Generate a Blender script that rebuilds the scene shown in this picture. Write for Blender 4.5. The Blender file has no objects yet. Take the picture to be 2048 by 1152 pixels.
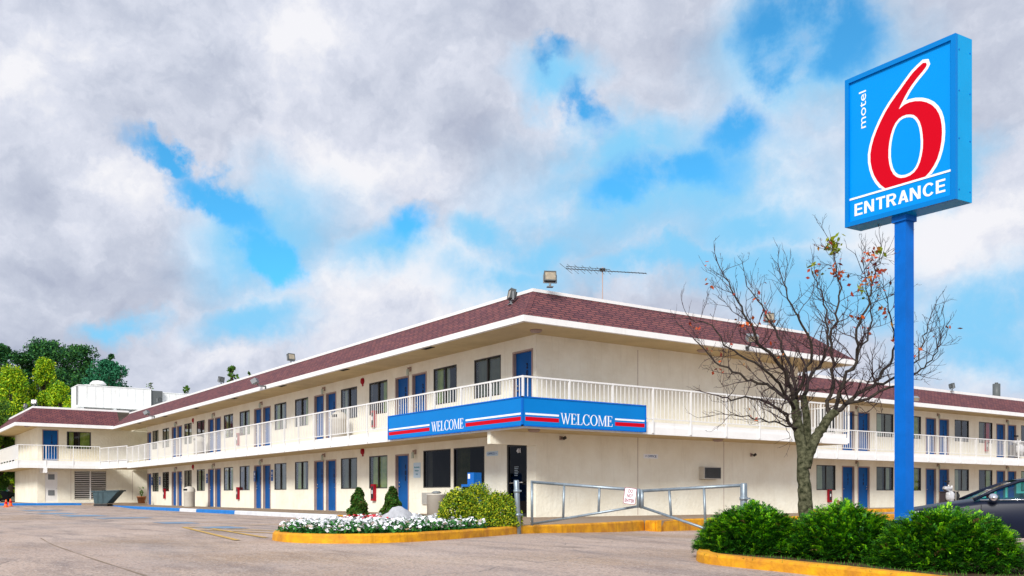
import bpy, bmesh, math, random
import numpy as np
from mathutils import Vector, Matrix, Euler
from mathutils.geometry import tessellate_polygon
random.seed(7)
S = bpy.context.scene
R_ = math.radians
# ------------------------------------------------------------------ camera
CAM = Vector((21.24, -15.71, 0.618)); YAW = 0.6111; FPX = 1859.7; HOR = 991.0
FW = Vector((-math.cos(YAW), math.sin(YAW), 0)); RT = Vector((math.sin(YAW), math.cos(YAW), 0))
cd = bpy.data.cameras.new('camera'); cam = bpy.data.objects.new('camera', cd); S.collection.objects.link(cam)
cam.location = CAM; cam.rotation_euler = (math.pi/2, 0, math.atan2(-FW.x, FW.y))
cd.sensor_width = 36; cd.lens = FPX/2048*36; cd.shift_y = (HOR-576)/2048; cd.clip_end = 2500; cd.clip_start = 0.1
S.camera = cam
S.render.resolution_x = 1024; S.render.resolution_y = 576
S.view_settings.view_transform = 'Standard'; S.view_settings.look = 'None'
S.view_settings.exposure = 0.09; S.view_settings.gamma = 1; S.view_settings.use_curve_mapping = False
def ray(u, v): return (FW + RT*((u-1024)/FPX) + Vector((0, 0, (HOR-v)/FPX)))
def cr(r, d, z): p = CAM + RT*r + FW*d; return Vector((p.x, p.y, z))     # a spot r metres right of and d metres ahead of the viewpoint
# ------------------------------------------------------------------ world
SUN_EL = R_(33); SUN_AZ = math.atan2(-0.80, 0.60)      # sun direction in plan (behind and left of the camera)
sund = Vector((math.cos(SUN_EL)*math.cos(SUN_AZ), math.cos(SUN_EL)*math.sin(SUN_AZ), math.sin(SUN_EL)))
W = bpy.data.worlds.new("World"); S.world = W; W.use_nodes = True
nt = W.node_tree; N = nt.nodes; N.clear()
def lk(a, b): nt.links.new(a, b)
def nd(t, **k):
    n = N.new(t)
    for a, b in k.items(): setattr(n, a, b)
    return n
out = nd('ShaderNodeOutputWorld'); bg = nd('ShaderNodeBackground'); lk(bg.outputs[0], out.inputs[0])
tc = nd('ShaderNodeTexCoord')
sky = nd('ShaderNodeTexSky', sky_type='NISHITA'); sky.sun_disc = False; sky.sun_elevation = SUN_EL
sky.sun_rotation = math.atan2(sund.x, sund.y)
skm = nd('ShaderNodeMix', data_type='RGBA', blend_type='MULTIPLY'); skm.inputs[0].default_value = 1
lk(sky.outputs[0], skm.inputs[6]); skm.inputs[7].default_value = (0.042, 0.145, 0.185, 1)
def noise(scale, detail=6, rough=.6, vec=None, dist=0):
    n = nd('ShaderNodeTexNoise'); n.inputs['Scale'].default_value = scale; n.inputs['Detail'].default_value = detail
    n.inputs['Roughness'].default_value = rough; n.inputs['Distortion'].default_value = dist
    lk(vec if vec else tc.outputs['Generated'], n.inputs['Vector']); return n
def math_(op, a, b=None, clamp=False):
    m = nd('ShaderNodeMath', operation=op); m.use_clamp = clamp
    for i, x in enumerate((a, b)):
        if x is None: continue
        if isinstance(x, (int, float)): m.inputs[i].default_value = x
        else: lk(x, m.inputs[i])
    return m.outputs[0]
def vmath(op, a, b=None, s=None):
    m = nd('ShaderNodeVectorMath', operation=op)
    for i, x in enumerate((a, b)):
        if x is None: continue
        if isinstance(x, (tuple, Vector)): m.inputs[i].default_value = x
        else: lk(x, m.inputs[i])
    if s is not None: m.inputs['Scale'].default_value = s
    return m.outputs[1] if op in ('DOT_PRODUCT', 'LENGTH') else m.outputs[0]
def mrange(v, a, b, c=0., d=1., sm=True):
    m = nd('ShaderNodeMapRange'); m.interpolation_type = 'SMOOTHSTEP' if sm else 'LINEAR'
    lk(v, m.inputs[0]); m.inputs[1].default_value = a; m.inputs[2].default_value = b
    m.inputs[3].default_value = c; m.inputs[4].default_value = d; return m.outputs[0]
w1 = noise(6.5, 9, .62); w2 = noise(2.4, 5, .55)
warp = vmath('ADD', tc.outputs['Generated'], vmath('SCALE', vmath('SUBTRACT', w1.outputs['Color'], (.5, .5, .5)), s=.15))
warp = vmath('ADD', warp, vmath('SCALE', vmath('SUBTRACT', w2.outputs['Color'], (.5, .5, .5)), s=.05))
def blob(u, v, a, b, rot=0, soft=.25):
    """soft ellipse of sky centred where the sight line (u,v) points; a, b half sizes, rot in degrees"""
    d = ray(u, v).normalized(); e1 = RT.copy(); e1 = (e1-d*e1.dot(d)).normalized(); e2 = d.cross(e1)*-1
    if e2.z < 0: e2 = -e2
    c, s = math.cos(R_(rot)), math.sin(R_(rot)); x = e1*c+e2*s; y = e2*c-e1*s; z = x.cross(y)
    m = nd('ShaderNodeMapping', vector_type='TEXTURE'); lk(warp, m.inputs[0])
    m.inputs['Location'].default_value = d; m.inputs['Rotation'].default_value = Matrix((x, y, z)).transposed().to_euler()
    m.inputs['Scale'].default_value = (a/FPX, b/FPX, .3)
    return mrange(vmath('LENGTH', m.outputs[0]), 1+soft*.8, 1-soft*1.5)
def addall(L):
    o = L[0]
    for x in L[1:]: o = math_('MAXIMUM', o, x)
    return o
deep = addall([blob(*a) for a in [(1640, 90, 135, 85, 15, .3), (1570, 160, 60, 40, 0, .4), (1475, 285, 85, 55, 10, .4), (1200, 215, 55, 26, -35, .5), (1110, 115, 55, 24, 20, .5),
       (540, 505, 42, 80, 35, .3), (430, 400, 110, 38, -28, .35), (300, 320, 80, 20, -25, .5), (800, 465, 58, 40, 0, .5), (1335, 365, 150, 48, 4, .45), (1240, 395, 70, 40, 0, .5)]])
pale = addall([blob(*a) for a in [(1330, 400, 340, 150, 5, .6), (1480, 480, 220, 60, 10, .6), (500, 650, 120, 55, 5, .5), (1080, 510, 150, 60, 0, .6), (1950, 640, 160, 90, 0, .5), (1850, 350, 110, 45, 30, .6),
       (1330, 560, 200, 50, 0, .5), (520, 480, 170, 110, 20, .6), (1620, 130, 200, 120, 10, .6), (1650, 620, 200, 90, 0, .5), (980, 470, 90, 50, 0, .5), (1120, 160, 110, 50, 10, .6), (1500, 560, 260, 70, 0, .6), (1980, 700, 160, 80, 0, .6), (1000, 560, 160, 60, 0, .6), (1250, 300, 160, 70, 10, .6), (250, 640, 60, 30, 0, .6), (760, 500, 120, 60, 0, .7)]])
brt = addall([blob(*a) for a in [(270, 360, 120, 50, -25, .6), (430, 470, 110, 60, -30, .6), (60, 120, 180, 70, 10, .8), (700, 330, 160, 60, 0, .8), (900, 550, 220, 60, 0, .8), (1750, 500, 250, 80, 0, .8), (60, 590, 120, 40, 0, .8), (1000, 200, 150, 60, 0, .8), (430, 740, 60, 40, 0, .6), (600, 60, 140, 50, -10, .8)]])
drk = addall([blob(*a) for a in [(330, 190, 170, 70, -15, .9), (700, 260, 160, 60, 10, .9), (250, 560, 200, 90, 0, .9), (1250, 60, 260, 60, 0, .9), (880, 250, 90, 90, 0, .9), (1950, 160, 160, 120, 0, .9), (100, 330, 120, 80, 0, .9), (650, 480, 100, 50, 0, .9), (40, 680, 120, 50, 0, .9)]])
fine = noise(9, 10, .62, dist=.15).outputs[0]; big = noise(3.2, 8, .55).outputs[0]
def shaded(scale, det, k):
    a = noise(scale, det, .58, warp2).outputs[0]; b = noise(scale, det, .58, vmath('ADD', warp2, tuple(Vector((-.35, -.2, .9)).normalized()*(.12/scale)))).outputs[0]
    return math_('MULTIPLY', math_('SUBTRACT', a, b), k), a
warp2 = vmath('MULTIPLY', warp, (1, 1, 1.25))
s1, a1 = shaded(3.6, 9, 1.25); s2, a2 = shaded(9, 7, .45)
v = math_('ADD', math_('MULTIPLY', fine, .50), math_('MULTIPLY', big, .72)); v = math_('ADD', math_('ADD', v, s1), math_('ADD', s2, .02))
v = math_('ADD', v, math_('MULTIPLY', brt, .22)); v = math_('SUBTRACT', v, math_('MULTIPLY', drk, .11))
ramp = nd('ShaderNodeValToRGB'); lk(v, ramp.inputs[0])
cr_ = ramp.color_ramp; cr_.elements[0].position = .38; cr_.elements[0].color = (.42, .46, .58, 1)
cr_.elements[1].position = .86; cr_.elements[1].color = (.86, .86, .90, 1)
e = cr_.elements.new(.56); e.color = (.54, .58, .69, 1); e = cr_.elements.new(.70); e.color = (.68, .71, .81, 1)
# thin cloud over blue: pale; holes: deep
veil = nd('ShaderNodeMix', data_type='RGBA'); lk(math_('MULTIPLY', pale, mrange(fine, .80, .50, .2, 1.)), veil.inputs[0])
lk(ramp.outputs[0], veil.inputs[6]); veil.inputs[7].default_value = (.24, .60, .90, 1)
hole = nd('ShaderNodeMix', data_type='RGBA'); lk(math_('MULTIPLY', deep, mrange(fine, .66, .50, .45, 1.)), hole.inputs[0])
lk(veil.outputs[2], hole.inputs[6]); lk(skm.outputs[2], hole.inputs[7])
# the veiled sun brightens the cloud around it and the overcast overhead
glow = mrange(vmath('DOT_PRODUCT', tc.outputs['Generated'], tuple(sund)), .1, 1., 0., .35)
gsc = nd('ShaderNodeMix', data_type='RGBA', blend_type='MULTIPLY'); gsc.inputs[0].default_value = 1
gl = math_('ADD', glow, 1.0); cmb = nd('ShaderNodeCombineColor')
for i in range(3): lk(gl, cmb.inputs[i])
lk(hole.outputs[2], gsc.inputs[6]); lk(cmb.outputs[0], gsc.inputs[7]); lk(gsc.outputs[2], bg.inputs[0]); bg.inputs[1].default_value = 1.0
sl = bpy.data.lights.new('sun', 'SUN'); sl.energy = 3.4; sl.angle = R_(14); sl.color = (1, .96, .9)
so = bpy.data.objects.new('sun', sl); S.collection.objects.link(so); so.rotation_euler = sund.to_track_quat('Z', 'Y').to_euler()

# ------------------------------------------------------------------ materials
def mat(name, col, rough=.8, spec=.3, metal=0, var=0, vscale=4, bump=0, bscale=40, vcol=None, emit=None, coat=0, coords='Object', detail=5, streak=0, isl=0):
    m = bpy.data.materials.new(name); m.use_nodes = True; t = m.node_tree; b = t.nodes['Principled BSDF']
    b.inputs['Base Color'].default_value = (*col, 1); b.inputs['Roughness'].default_value = rough
    b.inputs['Specular IOR Level'].default_value = spec; b.inputs['Metallic'].default_value = metal; b.inputs['Coat Weight'].default_value = coat
    tcn = t.nodes.new('ShaderNodeNewGeometry') if coords == 'World' else t.nodes.new('ShaderNodeTexCoord')
    vec = tcn.outputs['Position'] if coords == 'World' else tcn.outputs[coords]
    last = None
    if var:
        n = t.nodes.new('ShaderNodeTexNoise'); n.inputs['Scale'].default_value = vscale; n.inputs['Detail'].default_value = detail; n.inputs['Roughness'].default_value = .65
        t.links.new(vec, n.inputs['Vector'])
        r = t.nodes.new('ShaderNodeMapRange'); r.inputs[1].default_value = .36; r.inputs[2].default_value = .66; t.links.new(n.outputs[0], r.inputs[0])
        mx = t.nodes.new('ShaderNodeMix'); mx.data_type = 'RGBA'; t.links.new(r.outputs[0], mx.inputs[0])
        c2 = vcol if vcol else tuple(c*(1-var) for c in col)
        mx.inputs[6].default_value = (*c2, 1); mx.inputs[7].default_value = (*col, 1); last = mx.outputs[2]
    if streak:
        mp = t.nodes.new('ShaderNodeMapping'); mp.inputs['Scale'].default_value = (5, 5, .5); t.links.new(vec, mp.inputs[0])
        n = t.nodes.new('ShaderNodeTexNoise'); n.inputs['Scale'].default_value = 1.6; n.inputs['Detail'].default_value = 6; t.links.new(mp.outputs[0], n.inputs['Vector'])
        r = t.nodes.new('ShaderNodeMapRange'); r.inputs[1].default_value = .56; r.inputs[2].default_value = .75; r.inputs[4].default_value = streak; t.links.new(n.outputs[0], r.inputs[0])
        mx = t.nodes.new('ShaderNodeMix'); mx.data_type = 'RGBA'; t.links.new(r.outputs[0], mx.inputs[0])
        if last: t.links.new(last, mx.inputs[6])
        else: mx.inputs[6].default_value = (*col, 1)
        mx.inputs[7].default_value = (col[0]*.45, col[1]*.40, col[2]*.32, 1); last = mx.outputs[2]
    if isl:
        g = t.nodes.new('ShaderNodeNewGeometry'); r = t.nodes.new('ShaderNodeValToRGB'); t.links.new(g.outputs['Random Per Island'], r.inputs[0])
        cols = isl; r.color_ramp.elements[0].color = (*cols[0], 1); r.color_ramp.elements[1].color = (*cols[-1], 1)
        for k, c in enumerate(cols[1:-1]): e = r.color_ramp.elements.new((k+1)/(len(cols)-1)); e.color = (*c, 1)
        last = r.outputs[0]
        b.inputs['Subsurface Weight'].default_value = 0
    if last: t.links.new(last, b.inputs['Base Color'])
    if bump:
        n = t.nodes.new('ShaderNodeTexNoise'); n.inputs['Scale'].default_value = bscale; n.inputs['Detail'].default_value = 4; t.links.new(vec, n.inputs['Vector'])
        bp = t.nodes.new('ShaderNodeBump'); bp.inputs['Strength'].default_value = bump; bp.inputs['Distance'].default_value = .02
        t.links.new(n.outputs[0], bp.inputs['Height']); t.links.new(bp.outputs[0], b.inputs['Normal'])
    if emit: b.inputs['Emission Color'].default_value = (*col, 1); b.inputs['Emission Strength'].default_value = emit
    return m
M = {}
M['stucco'] = mat('stucco', (.92, .90, .77), .9, .15, var=.10, vscale=1.1, bump=.9, bscale=9, coords='World', streak=.14, vcol=(.83, .79, .65), detail=10)
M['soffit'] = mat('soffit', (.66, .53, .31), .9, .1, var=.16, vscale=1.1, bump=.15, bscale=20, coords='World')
M['white'] = mat('white_paint', (.86, .86, .84), .55, .4, var=.07, vscale=2.5, coords='World', streak=.12)
M['rail'] = mat('rail_paint', (.78, .78, .76), .5, .4, var=.06, vscale=5, coords='World')
M['blue_door'] = mat('blue_door', (.002, .10, .36), .5, .15, var=.18, vscale=1.5, coords='World')
M['frame_tan'] = mat('frame_tan', (.42, .31, .27), .6, .3, var=.15, coords='World')
M['bronze'] = mat('bronze', (.035, .033, .03), .45, .4)
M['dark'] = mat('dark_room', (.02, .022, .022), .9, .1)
M['curtain'] = mat('curtain', (.50, .56, .17), .9, .1, var=.25, vscale=2.5, vcol=(.22, .34, .06))
M['curtain2'] = mat('curtain_grey', (.20, .215, .18), .9, .1, var=.25, vscale=2.5)
M['sheer'] = mat('sheer', (.55, .62, .54), .9, .1, var=.2, vscale=3)
M['steel'] = mat('steel', (.55, .55, .54), .3, .5, metal=.9)
M['galv'] = mat('galvanised', (.33, .40, .45), .42, .5, metal=.55, var=.3, vscale=7, coords='Object')
M['number'] = mat('number_black', (.008, .015, .05), .6)
M['red'] = mat('red_paint', (.36, .006, .02), .5, .2, var=.15)
M['sign_blue'] = mat('sign_blue', (.0, .20, .60), .4, .12, var=.06, vscale=1.2)
M['sign_face'] = mat('sign_face', (.0, .285, .80), .4, .10, var=.04, vscale=1.2)
M['sign_side'] = mat('sign_side', (.0, .33, .70), .4, .15, var=.08, vscale=2)
M['pole_blue'] = mat('pole_blue', (.0, .15, .62), .5, .15, var=.22, vscale=1.7, detail=8)
M['sign_red'] = mat('sign_red', (.58, .0, .012), .5, .08)
M['sign_white'] = mat('sign_white', (.88, .90, .92), .4, .5)
M['yellow'] = mat('kerb_yellow', (.82, .40, .004), .65, .3, var=.35, vscale=3.5, coords='World', bump=.5, bscale=30, detail=10, streak=.75, vcol=(.50, .20, .015))
M['kblue'] = mat('kerb_blue', (.012, .20, .60), .7, .3, var=.2, vscale=3, coords='World')
M['kwhite'] = mat('kerb_white', (.74, .76, .78), .7, .3, var=.2, vscale=3, coords='World')
M['walk'] = mat('walk', (.34, .255, .18), .85, .25, var=.25, vscale=1.2, coords='World', bump=.2, bscale=60)
M['soil'] = mat('soil', (.10, .06, .035), .95, .1, var=.5, vscale=12, coords='World', bump=.8, bscale=60)
M['rock'] = mat('rock', (.52, .53, .56), .85, .3, var=.35, vscale=5, bump=.8, bscale=9, detail=9)
M['black'] = mat('black', (.015, .016, .018), .5, .4)
M['grey'] = mat('grey_plastic', (.22, .24, .25), .5, .4)
M['dumpster'] = mat('dumpster', (.045, .085, .10), .6, .35, var=.3, vscale=4, streak=.3)
M['tank'] = mat('bin_beige', (.60, .57, .50), .6, .3, var=.1)
M['cone'] = mat('cone_orange', (.85, .12, .01), .5, .4)
M['bark'] = mat('bark', (.145, .145, .085), .95, .1, var=.6, vscale=16, coords='Object', bump=1.0, bscale=28, vcol=(.018, .022, .010), detail=10)
M['limb'] = mat('limb_bark', (.075, .062, .045), .95, .1, var=.6, vscale=13, coords='Object', bump=1.0, bscale=30, vcol=(.028, .024, .026), detail=8)
M['twig'] = mat('twig', (.072, .045, .042), .9, .1, var=.3, vscale=6, coords='Object', vcol=(.04, .03, .035))
M['bark2'] = mat('bark_plain', (.06, .045, .03), .95, .1)
M['jun'] = mat('juniper', (.05, .15, .02), .6, .25, isl=[(.004, .030, .004), (.014, .090, .004), (.035, .18, .006), (.06, .25, .008)])
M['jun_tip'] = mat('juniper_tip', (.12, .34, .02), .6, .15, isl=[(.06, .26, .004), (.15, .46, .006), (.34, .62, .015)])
M['dead'] = mat('dead_twig', (.20, .12, .05), .9, .1)
M['gold'] = mat('gold_leaf', (.3, .3, .02), .6, .25, isl=[(.012, .05, .003), (.06, .16, .005), (.22, .33, .008), (.50, .50, .02), (.10, .22, .006)])
M['cone_green'] = mat('conifer', (.03, .08, .015), .8, .2, isl=[(.008, .030, .004), (.02, .085, .008), (.05, .13, .010), (.075, .045, .012)])
M['oak'] = mat('oak', (.02, .06, .02), .7, .2, isl=[(.006, .045, .018), (.014, .085, .026), (.035, .14, .026), (.07, .21, .035)])
M['lime'] = mat('lime', (.2, .3, .02), .6, .2, isl=[(.04, .17, .006), (.14, .32, .008), (.32, .48, .008), (.52, .58, .012)])
M['teal'] = mat('teal_pine', (.03, .15, .07), .7, .2, isl=[(.006, .070, .035), (.02, .15, .065), (.05, .26, .12)])
M['mid'] = mat('mid_green', (.05, .13, .02), .7, .2, isl=[(.02, .08, .01), (.06, .16, .015), (.12, .22, .02)])
M['flower_leaf'] = mat('flower_leaf', (.02, .13, .02), .6, .3, isl=[(.008, .07, .01), (.015, .14, .02), (.05, .24, .03)])
M['petal'] = mat('petal', (.85, .86, .88), .6, .2, isl=[(.80, .80, .84), (.95, .95, .96)])
M['petal_red'] = mat('petal_red', (.55, .02, .03), .5, .2, isl=[(.35, .01, .015), (.75, .04, .06)])
M['autumn'] = mat('autumn', (.4, .08, .03), .6, .2, isl=[(.30, .03, .02), (.50, .10, .015), (.24, .02, .03), (.45, .22, .02)])
M['autumn_green'] = mat('autumn_green', (.2, .25, .02), .6, .2, isl=[(.12, .22, .01), (.32, .32, .015)])
M['grass'] = mat('grass', (.05, .18, .02), .8, .2, isl=[(.02, .10, .008), (.06, .20, .015), (.10, .26, .02)])
M['line_w'] = mat('line_white', (.60, .62, .64), .8, .2, var=.5, vscale=8, coords='World', vcol=(.34, .31, .30), detail=8)
M['line_y'] = mat('line_yellow', (.72, .42, .03), .8, .2, var=.5, vscale=8, coords='World', vcol=(.40, .29, .16), detail=8)
M['line_b'] = mat('line_blue', (.10, .27, .46), .8, .2, var=.7, vscale=2.5, coords='World', vcol=(.27, .29, .33), detail=8)
M['rtu'] = mat('rtu_panel', (.80, .82, .80), .5, .4, var=.1, vscale=3, streak=.3)
M['lens'] = mat('lamp_lens', (.42, .36, .26), .15, .6, var=.4, vscale=8)
M['lamphouse'] = mat('lamp_housing', (.09, .10, .10), .5, .4)
M['paint_navy'] = mat('car_paint', (.005, .009, .026), .38, .22, coat=0)
M['chrome'] = mat('chrome', (.75, .77, .8), .12, .5, metal=1)
M['tyre'] = mat('tyre', (.012, .012, .012), .8, .2)
M['bag'] = mat('plastic_bag', (.62, .63, .66), .3, .5, var=.35, vscale=9, bump=.6, bscale=14)
M['cartbody'] = mat('cart_body', (.045, .035, .04), .6, .3)
M['news'] = mat('news_blue', (.0, .13, .50), .4, .4)
M['hc'] = mat('plaque_blue', (.0, .10, .38), .4, .4)
M['hc2'] = mat('plaque_cyan', (.05, .32, .50), .4, .4)
M['terra'] = mat('terracotta', (.30, .12, .05), .8, .2)
M['sign_pale'] = mat('sign_pale', (.55, .70, .80), .4, .4)
M['text_blue'] = mat('text_blue', (.01, .12, .36), .5, .3)
M['text_teal'] = mat('text_teal', (.02, .28, .38), .5, .3)
M['text_maroon'] = mat('text_maroon', (.30, .01, .05), .5, .3)
M['silver_car'] = mat('silver_paint', (.55, .62, .65), .3, .5, coat=.5)
def glassmat(name, tint=(.02, .025, .025), tr=.55, rough=.03, gl=1.):
    m = bpy.data.materials.new(name); m.use_nodes = True; t = m.node_tree; t.nodes.clear()
    o = t.nodes.new('ShaderNodeOutputMaterial'); g = t.nodes.new('ShaderNodeBsdfGlossy'); g.inputs['Roughness'].default_value = rough; g.inputs[0].default_value = (.9*gl, .95*gl, 1*gl, 1)
    tp = t.nodes.new('ShaderNodeBsdfTransparent'); tp.inputs[0].default_value = (*[min(1, tr*c) for c in tint], 1) if tint else (tr, tr, tr, 1)
    lw0 = t.nodes.new('ShaderNodeLayerWeight'); lw0.inputs[0].default_value = .5; lp_ = t.nodes.new('ShaderNodeMath'); lp_.operation = 'POWER'; t.links.new(lw0.outputs['Facing'], lp_.inputs[0]); lp_.inputs[1].default_value = 3.6
    lw = t.nodes.new('ShaderNodeMath'); lw.operation = 'MULTIPLY_ADD'; t.links.new(lp_.outputs[0], lw.inputs[0]); lw.inputs[1].default_value = .9; lw.inputs[2].default_value = .035
    n = t.nodes.new('ShaderNodeTexNoise'); n.inputs['Scale'].default_value = 1.2; tcg = t.nodes.new('ShaderNodeNewGeometry'); t.links.new(tcg.outputs['Position'], n.inputs['Vector'])
    bp = t.nodes.new('ShaderNodeBump'); bp.inputs['Strength'].default_value = .12; bp.inputs['Distance'].default_value = .05; t.links.new(n.outputs[0], bp.inputs['Height'])
    t.links.new(bp.outputs[0], g.inputs['Normal']); mx = t.nodes.new('ShaderNodeMixShader')
    t.links.new(lw.outputs[0], mx.inputs[0]); t.links.new(tp.outputs[0], mx.inputs[1]); t.links.new(g.outputs[0], mx.inputs[2]); t.links.new(mx.outputs[0], o.inputs[0]); return m
M['glass'] = glassmat('window_glass', (.93, 1, .90), .80)
M['glass_dark'] = glassmat('door_glass', (1, 1, 1), .25, .03, .30)
M['glass_car'] = glassmat('car_glass', (.35, .95, 1.0), .9)
# shingles, on UV in metres
def shingle():
    m = bpy.data.materials.new('shingles'); m.use_nodes = True; t = m.node_tree; b = t.nodes['Principled BSDF']; b.inputs['Roughness'].default_value = .9
    uv = t.nodes.new('ShaderNodeTexCoord'); nz = t.nodes.new('ShaderNodeTexNoise'); nz.inputs['Scale'].default_value = .9; nz.inputs['Detail'].default_value = 5
    br = t.nodes.new('ShaderNodeTexBrick'); br.inputs['Scale'].default_value = 1; br.inputs['Brick Width'].default_value = .31; br.inputs['Row Height'].default_value = .125
    br.inputs['Mortar Size'].default_value = .02; br.inputs['Mortar Smooth'].default_value = .3; br.inputs['Bias'].default_value = -.2; br.offset = .37
    br.inputs['Color1'].default_value = (.19, .060, .058, 1); br.inputs['Color2'].default_value = (.10, .030, .042, 1); br.inputs['Mortar'].default_value = (.030, .010, .020, 1)
    t.links.new(uv.outputs['UV'], br.inputs['Vector']); t.links.new(uv.outputs['UV'], nz.inputs['Vector'])
    mx = t.nodes.new('ShaderNodeMix'); mx.data_type = 'RGBA'; mx.blend_type = 'MULTIPLY'; mx.inputs[0].default_value = 1
    r = t.nodes.new('ShaderNodeMapRange'); r.inputs[3].default_value = .72; r.inputs[4].default_value = 1.35; t.links.new(nz.outputs[0], r.inputs[0])
    t.links.new(br.outputs[0], mx.inputs[6]); t.links.new(r.outputs[0], mx.inputs[7]); t.links.new(mx.outputs[2], b.inputs['Base Color'])
    bp = t.nodes.new('ShaderNodeBump'); bp.inputs['Strength'].default_value = .7; bp.inputs['Distance'].default_value = .02; bp.invert = True
    t.links.new(br.outputs['Fac'], bp.inputs['Height']); t.links.new(bp.outputs[0], b.inputs['Normal']); return m
M['shingle'] = shingle()
def asphalt():
    m = bpy.data.materials.new('asphalt'); m.use_nodes = True; t = m.node_tree; b = t.nodes['Principled BSDF']
    g = t.nodes.new('ShaderNodeNewGeometry')
    def nz(sc, det, ro=.6, mp=None):
        n = t.nodes.new('ShaderNodeTexNoise'); n.inputs['Scale'].default_value = sc; n.inputs['Detail'].default_value = det; n.inputs['Roughness'].default_value = ro
        if mp:
            k = t.nodes.new('ShaderNodeMapping'); k.inputs['Scale'].default_value = mp; k.inputs['Rotation'].default_value = (0, 0, .35); t.links.new(g.outputs['Position'], k.inputs[0]); t.links.new(k.outputs[0], n.inputs['Vector'])
        else: t.links.new(g.outputs['Position'], n.inputs['Vector'])
        return n.outputs[0]
    def mix(f, a, c, lo=.35, hi=.65, amt=1):
        r = t.nodes.new('ShaderNodeMapRange'); r.inputs[1].default_value = lo; r.inputs[2].default_value = hi; r.inputs[4].default_value = amt; t.links.new(f, r.inputs[0])
        x = t.nodes.new('ShaderNodeMix'); x.data_type = 'RGBA'; t.links.new(r.outputs[0], x.inputs[0])
        for i, q in ((6, a), (7, c)):
            if isinstance(q, tuple): x.inputs[i].default_value = (*q, 1)
            else: t.links.new(q, x.inputs[i])
        return x.outputs[2]
    base = mix(nz(.35, 6, .6), (.43, .31, .24), (.56, .43, .345))
    base = mix(nz(.9, 7, .65, (.35, 1.3, 1)), base, (.25, .19, .165), .48, .64, .9)
    base = mix(nz(.22, 4, .5), base, (.34, .21, .10), .50, .68, .6)
    base = mix(nz(11, 4, .75), base, (.16, .125, .11), .54, .66, .7)
    base = mix(nz(17, 3, .75), base, (.66, .56, .48), .57, .68, .6)
    base = mix(nz(26, 3, .7), base, (.12, .10, .095), .50, .66, .85)
    base = mix(nz(38, 2, .7), base, (.66, .58, .53), .56, .70, .8)
    base = mix(nz(.55, 3, .5), base, (.12, .095, .08), .66, .74, .55)
    base = mix(nz(3.2, 6, .7, (.3, 1.6, 1)), base, (.58, .47, .39), .55, .70, .45)
    # old joints and cracks
    v = t.nodes.new('ShaderNodeTexVoronoi'); v.feature = 'DISTANCE_TO_EDGE'; v.inputs['Scale'].default_value = .17
    k = t.nodes.new('ShaderNodeVectorMath'); k.operation = 'ADD'; n2 = t.nodes.new('ShaderNodeTexNoise'); n2.inputs['Scale'].default_value = .8; n2.inputs['Detail'].default_value = 6
    t.links.new(g.outputs['Position'], n2.inputs['Vector']); t.links.new(g.outputs['Position'], k.inputs[0]); t.links.new(n2.outputs['Color'], k.inputs[1]); t.links.new(k.outputs[0], v.inputs['Vector'])
    base = mix(v.outputs[0], (.19, .15, .13), base, .0005, .003)
    t.links.new(base, b.inputs['Base Color'])
    rr = t.nodes.new('ShaderNodeMapRange'); rr.inputs[1].default_value = .4; rr.inputs[2].default_value = .62; rr.inputs[3].default_value = .9; rr.inputs[4].default_value = .48
    t.links.new(nz(.3, 5, .55, (.5, 1.2, 1)), rr.inputs[0]); t.links.new(rr.outputs[0], b.inputs['Roughness'])
    bp = t.nodes.new('ShaderNodeBump'); bp.inputs['Strength'].default_value = .5; bp.inputs['Distance'].default_value = .012; t.links.new(nz(45, 3, .7), bp.inputs['Height']); t.links.new(bp.outputs[0], b.inputs['Normal'])
    return m
M['asphalt'] = asphalt()

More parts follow.
